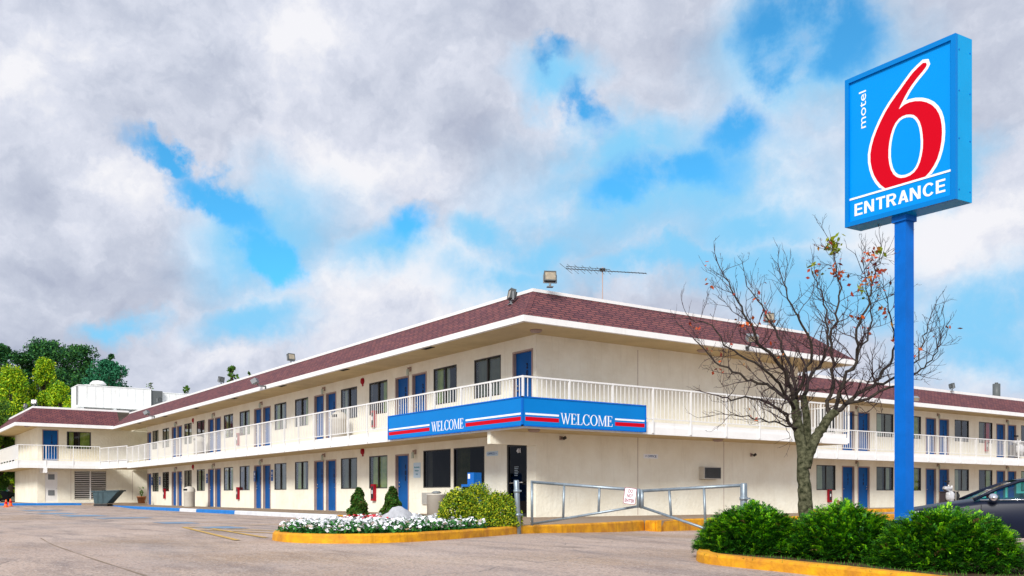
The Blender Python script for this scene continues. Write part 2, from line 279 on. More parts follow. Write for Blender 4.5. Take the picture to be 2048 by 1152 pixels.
# ------------------------------------------------------------------ helpers
C = S.collection
class MB:
    def __init__(s): s.v = []; s.f = []; s.mi = []; s.uv = []; s.sm = []
    def add(s, vs, fs, mi=0, uv=None, sm=False):
        b = len(s.v); s.v += [tuple(v) for v in vs]
        for i, f in enumerate(fs): s.f.append([b+k for k in f]); s.mi.append(mi); s.uv.append(uv[i] if uv else None); s.sm.append(sm)
    def quad(s, a, b, c, d, mi=0, uv=None): s.add([a, b, c, d], [(0, 1, 2, 3)], mi, [uv] if uv else None)
    def box(s, x0, x1, y0, y1, z0, z1, mi=0, m=None):
        vs = [Vector((x, y, z)) for z in (z0, z1) for y in (y0, y1) for x in (x0, x1)]
        if m: vs = [m @ v for v in vs]
        s.add(vs, [(0, 2, 3, 1), (4, 5, 7, 6), (0, 1, 5, 4), (2, 6, 7, 3), (0, 4, 6, 2), (1, 3, 7, 5)], mi)
    def tube(s, pts, rad, n=8, mi=0, cap=True, sm=True):
        pts = [Vector(p) for p in pts]; rad = rad if isinstance(rad, (list, tuple)) else [rad]*len(pts)
        base = len(s.v); up = None
        for i, p in enumerate(pts):
            d = (pts[min(i+1, len(pts)-1)]-pts[max(i-1, 0)]); d = d.normalized() if d.length > 1e-9 else Vector((0, 0, 1))
            if up is None: up = d.orthogonal().normalized()
            up = (up-d*up.dot(d)); up = up.normalized() if up.length > 1e-6 else d.orthogonal().normalized()
            w = d.cross(up)
            for k in range(n): a = 2*math.pi*k/n; s.v.append(tuple(p+(up*math.cos(a)+w*math.sin(a))*rad[i]))
        for i in range(len(pts)-1):
            for k in range(n):
                k2 = (k+1) % n; s.f.append([base+i*n+k, base+i*n+k2, base+(i+1)*n+k2, base+(i+1)*n+k]); s.mi.append(mi); s.uv.append(None); s.sm.append(sm)
        if cap:
            s.f.append([base+k for k in range(n)][::-1]); s.mi.append(mi); s.uv.append(None); s.sm.append(False)
            s.f.append([base+(len(pts)-1)*n+k for k in range(n)]); s.mi.append(mi); s.uv.append(None); s.sm.append(False)
    def lathe(s, prof, c=(0, 0, 0), n=24, mi=0, sm=True):
        base = len(s.v)
        for r, z in prof:
            for k in range(n): a = 2*math.pi*k/n; s.v.append((c[0]+r*math.cos(a), c[1]+r*math.sin(a), c[2]+z))
        for i in range(len(prof)-1):
            for k in range(n):
                k2 = (k+1) % n; s.f.append([base+i*n+k, base+i*n+k2, base+(i+1)*n+k2, base+(i+1)*n+k]); s.mi.append(mi); s.uv.append(None); s.sm.append(sm)
    def prism(s, poly, f0, f1, mi=0):
        """poly: 2D points; f0/f1 map a 2D point to the two 3D sides"""
        n = len(poly); a = [f0(p) for p in poly]; b = [f1(p) for p in poly]
        tr = tessellate_polygon([[Vector((p[0], p[1], 0)) for p in poly]])
        s.add(a, [tuple(reversed(t)) for t in tr], mi); s.add(b, [tuple(t) for t in tr], mi)
        s.add(a+b, [(i, (i+1) % n, n+(i+1) % n, n+i) for i in range(n)], mi)
    def mesh(s, name, mats):
        me = bpy.data.meshes.new(name); me.from_pydata(s.v, [], s.f); me.update()
        for m in (mats if isinstance(mats, (list, tuple)) else [mats]): me.materials.append(m)
        me.polygons.foreach_set('material_index', s.mi); me.polygons.foreach_set('use_smooth', s.sm)
        if any(u for u in s.uv):
            l = me.uv_layers.new(name='UVMap')
            for p, u in zip(me.polygons, s.uv):
                if u:
                    for k, li in enumerate(p.loop_indices): l.data[li].uv = u[k]
        return me
    def build(s, name, mats, parent=None, loc=None, rz=0, fix=True):
        me = s.mesh(name, mats)
        if fix:
            bm = bmesh.new(); bm.from_mesh(me); bmesh.ops.recalc_face_normals(bm, faces=bm.faces); bm.to_mesh(me); bm.free()
        return link(name, me, parent, loc, rz)
def link(name, me, parent=None, loc=None, rz=0):
    o = bpy.data.objects.new(name, me); C.objects.link(o)
    if parent: o.parent = parent
    if loc is not None: o.location = loc
    if rz: o.rotation_euler = (0, 0, rz)
    return o
def tag(o, label=None, cat=None, group=None, kind=None):
    for k, v in (('label', label), ('category', cat), ('group', group), ('kind', kind)):
        if v: o[k] = v
    return o
def thing(name, label, cat, loc=(0, 0, 0), rz=0, group=None):
    o = link(name, None, None, loc, rz); return tag(o, label, cat, group)
def struct(mb, name, mats): return tag(mb.build(name, mats), kind='structure')
def dup(o, parent=None, loc=None, rz=None, label=None, group=None):
    c = o.copy(); C.objects.link(c)
    if parent: c.parent = parent
    if loc is not None: c.location = loc
    if rz is not None: c.rotation_euler = (0, 0, rz)
    if label: c['label'] = label
    if group: c['group'] = group
    for ch in list(o.children): dup(ch, c)
    return c
_tc = {}
def text_mesh(txt, w, h, d=.004, bold=0, align='C'):
    """flat lettering w x h metres in the local xz plane facing -y; w None keeps the natural width"""
    cu = bpy.data.curves.new('t', 'FONT'); cu.body = txt; cu.size = 1; cu.offset = bold; cu.extrude = 0; cu.resolution_u = 3
    ob = bpy.data.objects.new('t', cu); C.objects.link(ob); dg = bpy.context.evaluated_depsgraph_get(); dg.update()
    me = bpy.data.meshes.new_from_object(ob.evaluated_get(dg)); bpy.data.objects.remove(ob)
    co = np.array([v.co[:] for v in me.vertices]); lo = co.min(0); hi = co.max(0); sy = h/(hi[1]-lo[1]); sx = (w/(hi[0]-lo[0])) if w else sy
    bm = bmesh.new(); bm.from_mesh(me)
    for v in bm.verts:
        x = (v.co.x-(lo[0]+hi[0])/2)*sx; z = (v.co.y-lo[1])*sy; v.co = (x, 0, z)
    r = bmesh.ops.extrude_face_region(bm, geom=bm.faces[:])
    for v in [g for g in r['geom'] if isinstance(g, bmesh.types.BMVert)]: v.co.y -= d
    bmesh.ops.recalc_face_normals(bm, faces=bm.faces); bm.to_mesh(me); bm.free(); return me
def text(name, txt, w, h, m, parent, loc, rz=0, bold=0, d=.004):
    key = (txt, w, h, bold, d, m.name)
    if key not in _tc: me = text_mesh(txt, w, h, d, bold); me.materials.append(m); _tc[key] = me
    return link(name, _tc[key], parent, loc, rz)
HP = math.pi/2
# ------------------------------------------------------------------ ground
def sstep(x, a, b): t = max(0., min(1., (x-a)/(b-a))); return t*t*(3-2*t)
def gz(x, y):
    d = Vector((x, y, 0))-Vector((CAM.x, CAM.y, 0)); r = d.dot(RT); Z = d.dot(FW)
    t = r-.5; sp = (t+math.sqrt(t*t+.25))/2
    z = -.15-.04*min(sp, 10)*(1-sstep(Z, 22, 36))
    return z+.12*sstep(x, -33, -41)*-1*-1
g = MB(); xs = [-900, -500, -250, -120, -80]+[-60+i*1.0 for i in range(95)]+[45, 80, 200, 600, 900]; ys = [-900, -400, -150, -70]+[-40+i*1.0 for i in range(120)]+[95, 140, 300, 900]
g.v = [(x, y, gz(x, y)) for y in ys for x in xs]; nx = len(xs)
for j in range(len(ys)-1):
    for i in range(nx-1): g.f.append([j*nx+i, j*nx+i+1, (j+1)*nx+i+1, (j+1)*nx+i]); g.mi.append(0); g.uv.append(None); g.sm.append(True)
def gzm(x, y):   # height on the ground mesh itself
    import bisect
    i = min(max(bisect.bisect_right(xs, x)-1, 0), nx-2); j = min(max(bisect.bisect_right(ys, y)-1, 0), len(ys)-2)
    a = (x-xs[i])/(xs[i+1]-xs[i]); b = (y-ys[j])/(ys[j+1]-ys[j]); q = lambda ii, jj: gz(xs[ii], ys[jj])
    return max(q(i, j)*(1-a)*(1-b)+q(i+1, j)*a*(1-b)+q(i, j+1)*(1-a)*b+q(i+1, j+1)*a*b, q(i, j)*(1-a)*(1-b)+q(i+1, j)*a*(1-b)+q(i, j+1)*(1-a)*b+q(i+1, j+1)*a*b)
struct(g, 'parking_lot', M['asphalt'])
def sheet(poly, zf, name, m, lift=0.0, bottom=None):
    mb = MB(); P = [(x, y, zf(x, y)+lift if callable(zf) else zf) for x, y in poly]
    tr = tessellate_polygon([[Vector((p[0], p[1], 0)) for p in P]]); mb.add(P, [tuple(t) for t in tr])
    if bottom is not None:
        n = len(P); Q = [(x, y, bottom) for x, y, z in P]; mb.add(P+Q, [(i, (i+1) % n, n+(i+1) % n, n+i) for i in range(n)])
    return struct(mb, name, m)
def kerb(pts, ztop, name, m, w=.16, below=.12, ztops=None):
    """kerb run: pts along the road side, body to the left of the direction of travel; battered face, worn arris"""
    mb = MB(); n = len(pts); P = [Vector((x, y, 0)) for x, y in pts]; rings = []
    for i, p in enumerate(P):
        d = (P[min(i+1, n-1)]-P[max(i-1, 0)]).normalized(); nl = Vector((-d.y, d.x, 0)); zt = ztops[i] if ztops else ztop; gb = gz(p.x, p.y)-below
        rings.append([(p.x, p.y, gb), (*(p+nl*.015).xy, zt-.03), (*(p+nl*.045).xy, zt), (*(p+nl*w).xy, zt+.003), (*(p+nl*w).xy, gb)])
    for i in range(n-1):
        mb.add(rings[i]+rings[i+1], [(k, k+1, k+6, k+5) for k in range(4)])
    mb.add(rings[0], [(0, 1, 2, 3, 4)]); mb.add(rings[-1], [(4, 3, 2, 1, 0)]); return struct(mb, name, m)
def dens(pts, step=.5):
    o = []
    for a, b in zip(pts[:-1], pts[1:]):
        n = max(1, int(math.dist(a, b)/step))
        for k in range(n): o.append((a[0]+(b[0]-a[0])*k/n, a[1]+(b[1]-a[1])*k/n))
    return o+[pts[-1]]
def smoothpts(pts, it=2):
    for _ in range(it):
        q = [pts[0]]
        for a, b in zip(pts[:-1], pts[1:]): q += [(a[0]*.75+b[0]*.25, a[1]*.75+b[1]*.25), (a[0]*.25+b[0]*.75, a[1]*.25+b[1]*.75)]
        pts = q+[pts[-1]]
    return pts
front = smoothpts([(5.3, -9.72), (5.9, -9.98), (6.9, -10.0), (7.55, -9.5), (7.85, -8.6), (7.3, -7.2), (6.5, -5.7), (5.8, -4.6), (5.6, -3.2), (5.0, -1.3), (4.15, .3)], 2)
back = smoothpts([(-6.3, -3.30), (-3.9, -3.75), (-1.5, -4.4), (1.2, -5.7), (3.6, -7.6), (5.3, -9.72)], 2)
def inset(P, d):
    P = [Vector(p) for p in P]; n = len(P); ar = sum(P[i].x*P[(i+1) % n].y-P[(i+1) % n].x*P[i].y for i in range(n)); sg = 1 if ar > 0 else -1; o = []
    for i in range(n):
        a = P[i]-P[i-1]; b = P[(i+1) % n]-P[i]
        if a.length < 1e-6: a = b
        if b.length < 1e-6: b = a
        e1 = a.normalized(); e2 = b.normalized(); nn = Vector((e1.y+e2.y, -e1.x-e2.x))*sg
        if nn.length < 1e-6: o.append(tuple(P[i])); continue
        o.append(tuple(P[i]-nn.normalized()*d))
    return o
# walk slabs
bed_in = smoothpts([(5.45, -4.75), (3.4, -3.95), (1, -3.75), (-1.5, -3.85), (-3.9, -3.70)], 2)
ksplit = min(range(len(front)), key=lambda i: abs(front[i][1]+4.75))
walk = [(-43.7, 3), (-43.7, -2.92), (-20, -3.05), (-6.3, -3.30), (-3.9, -3.74)]+bed_in[::-1][1:]+front[ksplit+1:]+[(4.6, .3), (3.9, 2.2), (3.45, 5.0), (3.3, 13.4), (-.05, 13.4), (-.05, .05), (-1, 3)]
sheet(inset(walk, .09), -.001, 'sidewalk', M['walk'], bottom=-.4)
bed = back+front[1:ksplit]+bed_in
sheet(inset(bed, .09), -.035, 'flower_bed_soil', M['soil'], bottom=-.4)
kerb(front, 0, 'kerb', M['yellow']); kerb(back[:], 0, 'kerb', M['yellow'])
kerb(dens([(4.55, .28), (3.88, 2.2), (3.42, 5), (3.28, 13.4)]), .0, 'kerb', M['yellow'])
kerb(dens([(4.15, .3), (4.58, .30)], .2), .0, 'kerb', M['yellow'])
for a, b, m in ((-45, -24.7, 'kblue'), (-24.7, -21.9, 'kwhite'), (-21.9, -16.4, 'kblue'), (-16.4, -6.3, 'kwhite')):
    f = lambda x: -2.92-(x+43.7)/37.4*.38
    aa = a+.012
    pts = dens([(aa, f(aa)-.01), (b, f(b)-.01)], 1.2)
    kerb(pts, 0, 'kerb', M[m], ztops=[min(.0, gz(x, y)+.01+.18*sstep(x, -45, -41.5)) for x, y in pts] if a == -45 else None)
# front walk of the far wing
sheet([(-59, -14.9), (-46.36, -14.9), (-46.36, -5.5), (-46.3, -3.6), (-44.4, -3.3), (-43.7, -2.9), (-43.7, 4), (-59, 4)], .115, 'sidewalk', M['walk'], bottom=-.4)
kerb(dens([(-46.1, -2.75), (-46.28, -3.6), (-46.28, -9.3)], 1)[::-1], .12, 'kerb', M['kblue']); kerb([(-46.28, -9.31), (-46.28, -15)][::-1], .12, 'kerb', M['yellow'])
sheet([(-6.9, 13.5), (-4.26, 13.5), (-4.26, 66), (-6.9, 66)], 0, 'sidewalk', M['walk'], bottom=-.4)
kerb(dens([(-4.2, 13.4), (-4.2, 66)], 4), 0.002, 'kerb', M['yellow'])
# entrance island with the junipers
isl = smoothpts([(9.55, -1.6), (9.9, -3.6), (12.2, -6.3), tuple(cr(2.30, 11.6, 0).xy), tuple(cr(2.62, 11.1, 0).xy), tuple(cr(3.24, 10.4, 0).xy), tuple(cr(3.9, 9.3, 0).xy), tuple(cr(5.2, 7.3, 0).xy)], 2)
izt = lambda x, y: gz(x, y)+.125
kerb(isl, 0, 'kerb', M['yellow'], ztops=[izt(x, y) for x, y in isl], w=.18)
sheet(inset(isl+[(20.2, -2.4), (16, .8), (11, .6)], .09), izt, 'island_soil', M['soil'], lift=-.02)
# markings
def strip(a, b, w, name, m, lift=.006):
    mb = MB(); A = Vector((*a, 0)); B = Vector((*b, 0)); d = (B-A).normalized(); nl = Vector((-d.y, d.x, 0))*w/2; n = max(1, int((B-A).length/.5))
    V = []
    for k in range(n+1):
        p = A.lerp(B, k/n); 
        for q in (p-nl, p+nl): V.append((q.x, q.y, gzm(q.x, q.y)+lift))
    mb.add(V, [(2*k, 2*k+1, 2*k+3, 2*k+2) for k in range(n)]); return struct(mb, name, m)
for k in range(14):
    x = -40.2+k*2.75
    if x < 0: strip((x, -3.45), (x, -8.6), .11, 'bay_line', M['line_w'])
for x, y, w, h in ((-41.0, -7.6, .9, 2.2), (-31, -8.2, 3.2, 1.5), (-22, -8.9, 3.0, 1.2), (-16.8, -8.8, 3.0, 1.3), (-12.1, -8.4, 1.4, 1.6), (-5.4, -8.5, 1.6, .9), (-.9, -8.7, 1.6, .9)):
    strip((x-w/2, y), (x+w/2, y), h, 'accessible_mark', M['line_b'], lift=.008)
for x, y, w in ((-30.5, -9.1, 4.5), (-22, -9.7, 4.5), (-16.4, -9.6, 4), (-11.4, -9.3, 2)): strip((x-w/2, y), (x+w/2, y), .12, 'bay_line', M['line_w'], lift=.012)
for a, b in (((-1.6, -9.35), (5.6, -10.45)), ((-1.6, -9.35), (3.6, -7.9)), ((.2, -9.5), (4.2, -8.6)), ((-.2, -9.1), (4.9, -9.7)), ((-3.2, -4.6), (-1.6, -9.35))): strip(a, b, .11, 'hatch_line', M['line_y'], lift=.010)
strip((17.3, -1.5), (20.5, 2.2), .11, 'bay_line', M['line_w']); strip((19.3, -3.2), (22.5, .5), .11, 'bay_line', M['line_w'])
mb = MB(); pts = [(2.6, -13.05), (5, -13.25), (7.2, -13.34), (9.4, -13.42), (10.8, -13.45), (12.6, -13.5), (15, -13.6)]; V = []
for k, (x, y) in enumerate(smoothpts(pts, 1)): 
    w = .009+.006*math.sin(k*2.1); V += [(x, y-w, gzm(x, y)+.005), (x, y+w, gzm(x, y)+.005)]
mb.add(V, [(2*k, 2*k+1, 2*k+3, 2*k+2) for k in range(len(V)//2-1)]); struct(mb, 'pavement_crack', M['walk'])

# ------------------------------------------------------------------ building pieces
def wallp(mb, O, U, u0, u1, z0, z1, holes, depth=.14, mi=0):
    """one wall face in the plane through O along U, with recessed openings (u0,u1,z0,z1)"""
    O = Vector(O); U = Vector(U); Nn = U.cross(Vector((0, 0, 1)))
    P = lambda u, n, z: O+U*u+Nn*n+Vector((0, 0, z))
    us = sorted({u0, u1, *[h[0] for h in holes], *[h[1] for h in holes]}); zs = sorted({z0, z1, *[h[2] for h in holes], *[h[3] for h in holes]})
    for a, b in zip(us[:-1], us[1:]):
        for c, d in zip(zs[:-1], zs[1:]):
            if any(h[0]-1e-6 <= a and b <= h[1]+1e-6 and h[2]-1e-6 <= c and d <= h[3]+1e-6 for h in holes): continue
            mb.quad(P(a, 0, c), P(b, 0, c), P(b, 0, d), P(a, 0, d), mi)
    for h in holes:
        a, b, c, d = h[:4]
        mb.quad(P(a, 0, c), P(a, 0, d), P(a, -depth, d), P(a, -depth, c), mi); mb.quad(P(b, 0, d), P(b, 0, c), P(b, -depth, c), P(b, -depth, d), mi)
        mb.quad(P(a, 0, d), P(b, 0, d), P(b, -depth, d), P(a, -depth, d), mi); mb.quad(P(b, 0, c), P(a, 0, c), P(a, -depth, c), P(b, -depth, c), mi)
# door prototype data (origin: sill, centre)
DW, DH = .90, 2.03
def door_meshes():
    a = MB(); a.box(-DW/2, DW/2, .085, .13, .01, DH, 0)
    f = MB(); t = .05
    f.box(-DW/2-t, -DW/2, -.02, .13, 0, DH+t); f.box(DW/2, DW/2+t, -.02, .13, 0, DH+t); f.box(-DW/2, DW/2, -.02, .13, DH, DH+t)
    h = MB(); h.lathe([(0, 0), (.028, 0), (.03, .01), (.03, .03), (.012, .04), (.012, .055)], (0, 0, 0), 12)
    h.v = [(x, -z, y) for x, y, z in h.v]; h.tube([(0, -.05, 0), (.1, -.055, -.005)], .011, 8)
    k = MB(); k.lathe([(0, 0), (.026, 0), (.026, .02), (0, .022)], (0, 0, 0), 12); k.v = [(x, -z, y+.13) for x, y, z in k.v]
    return a.mesh('door', M['blue_door']), f.mesh('door_frame', M['frame_tan']), h.mesh('handle', M['steel']), k.mesh('deadbolt', M['steel'])
D_M = door_meshes()
_num = {}
def door(parent, loc, rz, num, hside=-1, dark=False):
    d = link('door', D_M[0], parent, loc, rz); link('door_frame', D_M[1], d); link('handle', D_M[2], d, (hside*.36, .085, .95), math.pi if hside > 0 else 0)
    if hside > 0: d.children[-1].rotation_euler = (0, 0, 0); d.children[-1].scale = (-1, 1, 1)
    link('deadbolt', D_M[3], d, (hside*.36, .085, .95))
    if num:
        if num not in _num:
            mbs = None; bm = bmesh.new()
            for i, ch in enumerate(num):
                me = text_mesh(ch, .10 if ch != '1' else .045, .165, .006, .03); me.transform(Matrix.Translation((0, 0, (len(num)-1-i)*.205))); bm.from_mesh(me)
            me = bpy.data.meshes.new('number'); bm.to_mesh(me); bm.free(); me.materials.append(M['number']); _num[num] = me
        link('number', _num[num], d, (.10, .083, 1.14))
    return d
def curtain_mesh(w, h, fold=.09, amp=.02):
    mb = MB(); n = max(6, int(w/fold*4)); V = []
    for k in range(n+1):
        x = w*k/n; y = amp*math.sin(k*math.pi/2)+.006*math.sin(k*.9); V += [(x, y, 0), (x, y*.7, h)]
    mb.add(V, [(2*k, 2*k+2, 2*k+3, 2*k+1) for k in range(n)], sm=True); return mb
_wm = {}
def window(parent, loc, rz, w, h, style=0, single=False):
    """aluminium slider: frame > pane, curtain. origin bottom centre; style picks how far the curtains are drawn"""
    key = (round(w, 2), round(h, 2), single)
    if key not in _wm:
        f = MB(); t = .035
        f.box(-w/2, w/2, -.006, .09, 0, t); f.box(-w/2, w/2, -.006, .09, h-t, h); f.box(-w/2, -w/2+t, -.004, .088, t, h-t); f.box(w/2-t, w/2, -.004, .088, t, h-t)
        if not single: f.box(-.025, .025, -.002, .06, t, h-t); f.box(-w/2+t, -w/2+t+.03, .02, .06, t, h-t); f.box(w/2-t-.03, w/2-t, .02, .06, t, h-t)
        g1 = MB()
        pq = lambda a, b, y: g1.quad((a, y, t), (b, y, t), (b, y, h-t), (a, y, h-t))
        if single: pq(-w/2+t, w/2-t, .03)
        else: pq(-w/2+t+.03, -.025, .02); pq(.025, w/2-t-.03, .042)
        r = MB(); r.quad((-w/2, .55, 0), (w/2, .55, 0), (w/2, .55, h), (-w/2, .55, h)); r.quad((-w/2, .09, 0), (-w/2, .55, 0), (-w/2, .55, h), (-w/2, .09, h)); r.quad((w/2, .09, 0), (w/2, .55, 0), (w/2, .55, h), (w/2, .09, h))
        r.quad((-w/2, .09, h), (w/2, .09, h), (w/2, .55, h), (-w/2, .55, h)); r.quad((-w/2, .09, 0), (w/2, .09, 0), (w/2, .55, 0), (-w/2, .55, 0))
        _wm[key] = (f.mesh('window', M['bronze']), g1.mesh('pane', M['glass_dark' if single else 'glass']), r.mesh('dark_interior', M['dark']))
    a = _wm[key]; o = link('window', a[0], parent, loc, rz); link('pane', a[1], o); link('room_lining', a[2], o)
    #        (x from, x to, material)
    st = {0: [(0, .32, 'curtain'), (.34, .52, 'sheer')], 1: [(.62, 1, 'curtain')], 2: [(0, 1, 'curtain2')], 3: [(.0, .45, 'sheer'), (.45, .98, 'curtain2')],
          4: [(.1, .3, 'curtain'), (.55, .97, 'curtain')], 5: [(0, .2, 'sheer')], 6: [(.72, .96, 'sheer'), (0, .5, 'curtain2')], 9: [(.55, .97, 'petal_red'), (0, .5, 'curtain2')], 7: [(0, .46, 'curtain')], 8: [(.04, .96, 'curtain')]}[style]
    for s0, s1, m in st:
        k2 = ('c', round((s1-s0)*w, 2), round(h, 2), m)
        if k2 not in _wm: _wm[k2] = curtain_mesh((s1-s0)*w-.04, h-.05).mesh('curtain', M[m])
        link('curtain', _wm[k2], o, (-w/2+s0*w+.02, .13 if m != 'sheer' else .17, .03))
    return o
# railing run between two plan points
def railing(parent, a, b, z0, ztop=3.74, zpost=2.42, firstpost=True):
    A = Vector((*a, 0)); B = Vector((*b, 0)); L = (B-A).length; ang = math.atan2(B.y-A.y, B.x-A.x)
    mb = MB(); n = max(1, round(L/1.52)); sp = L/n
    mb.box(0, L, -.022, .022, ztop-.045-z0, ztop-z0); mb.box(0, L, -.014, .014, .075, .105)
    for i in range(n):
        for k in range(1, 10): x = i*sp+k*sp/10; mb.box(x-.0085, x+.0085, -.0085, .0085, .10, ztop-z0-.04)
    o = mb.build('railing', M['rail'], parent, (A.x, A.y, z0), ang)
    p = MB(); p.box(-.024, .024, -.026, .026, zpost-z0, ztop-z0+.0015); me = p.mesh('post', M['rail'])
    for i in range(0 if firstpost else 1, n+1): link('post', me, o, (i*sp, 0, 0))
    return o
def roofband(mb, pts, z0, z1, inset, corners, flip=1):
    """sloping mansard quads along pts (eave polyline); corners gives inward unit offsets at each point"""
    s = 0
    for i in range(len(pts)-1):
        a = Vector((*pts[i], z0)); b = Vector((*pts[i+1], z0)); c = b+Vector((*corners[i+1], 0))*inset+Vector((0, 0, z1-z0)); d = a+Vector((*corners[i], 0))*inset+Vector((0, 0, z1-z0))
        U = (b-a).normalized(); n = max(1, int((b-a).length/4)); sl = math.hypot(inset, z1-z0)
        uv = lambda p, k: ((p-a).dot(U)+i*3.3, k)
        mb.quad(a, b, c, d, 0, [uv(a, 0), uv(b, 0), uv(c, sl), uv(d, sl)])
def band(mb, pts, z0, z1, thick, corners, mi=0):
    """vertical board following pts, outer face on pts"""
    for i in range(len(pts)-1):
        a = Vector((*pts[i], 0)); b = Vector((*pts[i+1], 0)); ai = a+Vector((*corners[i], 0))*thick; bi = b+Vector((*corners[i+1], 0))*thick
        z = lambda p, h: (p.x, p.y, h)
        mb.quad(z(a, z0), z(b, z0), z(b, z1), z(a, z1), mi); mb.quad(z(bi, z0), z(ai, z0), z(ai, z1), z(bi, z1), mi)
        mb.quad(z(a, z1), z(b, z1), z(bi, z1), z(ai, z1), mi); mb.quad(z(a, z0), z(ai, z0), z(bi, z0), z(b, z0), mi)
BF = 2.74          # upper floor
SB = 2.40          # balcony underside
EB, ET = 5.17, 5.335  # eave board
RTOP = 6.30
def fnum(base, i): return str(base+i)

# ================================================================== main block
MBK = thing('motel_building', 'long two storey cream motel block with blue doors, white balcony and maroon shingle roof', 'motel building', (-21, 6, 0))
off = Vector((-21, 6, 0))
def part(mb, name, mats, parent=MBK, o=off):
    ob = mb.build(name, mats, parent, -Vector(parent.location) if False else (0, 0, 0)); ob.location = -o; return ob
P7 = 7.32
Gdoors = [-7.94]; Gw = [(-9.83, 1.47), (-12.35, 1.47)]
dsA = [-13.97]; 
doorsG = []; winsL = []
x0 = -14.0
for k in range(4):
    doorsG += [x0-k*P7-.03, x0-k*P7-1.24-.0]; winsL += [x0-k*P7-3.14, x0-k*P7-5.63]
doorsG = [-7.96]+doorsG+[-43.15]; winsL = [-9.83, -12.35]+winsL
winsL = [w for w in winsL if w > -43]
doorsG = sorted(set(round(d, 2) for d in doorsG if d > -43.4), reverse=True)
doorsU = [-.64, -6.72]+doorsG; winsU = [-2.5, -5.02]+winsL
WZ0, WZ1 = .88, 2.09
hG = [(d-DW/2-.05, d+DW/2+.05, 0, DH+.05) for d in doorsG]+[(w-.735, w+.735, WZ0, WZ1) for w in winsL]
hG += [(-6.45, -4.66, .88, 2.14), (-4.47, -2.66, .88, 2.14), (-1.46, -.44, .0, 2.12)]
hU = [(d-DW/2-.05, d+DW/2+.05, BF, BF+DH+.05) for d in doorsU]+[(w-.735, w+.735, BF+.90, BF+2.10) for w in winsU]
wl = MB(); wallp(wl, (0, 0, 0), (1, 0, 0), -43.7, 0, -.3, SB+.2, hG); wallp(wl, (0, 0, 0), (1, 0, 0), -43.7, 0, SB+.2, 5.25, hU)
WY = 11.58
wallp(wl, (0, 0, 0), (0, 1, 0), 0, WY, -.3, 5.25, [(6.58, 7.38, 1.14, 1.56)])
wl.quad((-43.7, 0, -.3), (-43.7, 0, 5.25), (-43.7, 12, 5.25), (-43.7, 12, -.3)); wl.quad((0, WY, -.3), (0, WY, 5.25), (-7, WY, 5.25), (-7, WY, -.3))
wl.quad((-43.7, 5.5, -.3), (-48.3, 5.5, -.3), (-48.3, 5.5, 5.25), (-43.7, 5.5, 5.25)); wl.box(-48.3, -43.71, .06, 5.4, SB+.004, BF-.03); wl.box(-48.3, -43.71, .06, 5.4, EB+.03, EB+.10)
# control joints of the stucco
for y in (3.9, 7.75): wl.box(.001, .006, y-.008, y+.008, .02, 5.1, 1)
part(wl, 'wall', [M['stucco'], M['frame_tan']])
bm_ = MB(); bm_.box(-.16, .0-.003, -1.55, -.002, 2.04, SB+.01); bm_.box(-1.55+.0, -.165, -.16, -.004, 2.13, SB+.01); part(bm_, 'balcony_beam', M['stucco'])
# slab with the stepped white edge, wrapping the corner and the far end
NE = Vector((-1, 1)); 
bp = [(-42.3, -1.6), (1.6, -1.6), (1.6, 12.2), (-5.4, 12.2)]; bc = [(0, 1), (-1, 1), (-1, -1), (0, -1)]
sl_ = MB(); sl_.box(-46.7, 1.50, -1.50, .05, SB+.004, BF-.02); sl_.box(-.05, 1.50, .051, 12.1, SB+.004, BF-.02); sl_.box(-7, -.051, 11.6, 12.1, SB+.004, BF-.02)
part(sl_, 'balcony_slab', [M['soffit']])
fb = MB(); band(fb, bp, SB-.02, SB+.20, .10, bc); band(fb, [(x+dx*.03, y+dy*.03) for (x, y), (dx, dy) in zip(bp, bc)], SB+.20, BF+.0, .07, bc)
part(fb, 'balcony_edge_board', M['white'])
tp = MB(); tp.box(-46.7, 1.5, -1.5, .049, BF-.0195, BF-.001); tp.box(-.05, 1.5, .05, 12.1, BF-.0195, BF-.001); tp.box(-7, -.051, 11.6, 12.1, BF-.0195, BF-.001); part(tp, 'balcony_floor', M['walk'])
for a, b, fp in (((1.62, -1.62), (-42.17, -1.62), True), ((1.62, -1.62), (1.62, 12.22), False), ((1.62, 12.22), (-5.3, 12.22), False)):
    r = railing(MBK, a, b, BF, firstpost=fp); r.location = Vector(r.location)-off
# roof
rp = [(-46.9, -1.53), (1.53, -1.53), (1.53, 12.75), (-6.0, 12.75)]; rc = [(0, 1), (-1, 1), (-1, -1), (0, -1)]
rf = MB(); roofband(rf, rp, ET+.004, RTOP, 1.15, rc); part(rf, 'roof', M['shingle'])
rp2 = [(x+dx*.002, y+dy*.002) for (x, y), (dx, dy) in zip(rp, rc)]
eb = MB(); band(eb, [(x-dx*.03, y-dy*.03) for (x, y), (dx, dy) in zip(rp, rc)], EB, ET, .12, rc); part(eb, 'eave_board', M['white'])
cp = MB(); tpl = [(x+dx*1.10, y+dy*1.10) for (x, y), (dx, dy) in zip(rp, rc)]; band(cp, tpl, RTOP-.015, RTOP+.075, .35, rc)
cp.quad((-46.9, .0, RTOP-.02), (.1, 0, RTOP-.02), (.1, 11.5, RTOP-.02), (-46.9, 11.5, RTOP-.02)); part(cp, 'parapet_cap', M['white'])
hc_ = MB(); a = Vector((1.53, -1.53, ET+.012)); b = Vector((.38, -.38, RTOP+.012))
hc_.quad(a+Vector((-.16, 0, 0)), a, b, b+Vector((-.16, 0, 0)), 0, [(0, 0), (.2, 0), (.2, 1.9), (0, 1.9)]); hc_.quad(a, a+Vector((0, .16, 0)), b+Vector((0, .16, 0)), b, 0, [(0, 0), (.2, 0), (.2, 1.9), (0, 1.9)]); part(hc_, 'hip_cap', M['shingle'])
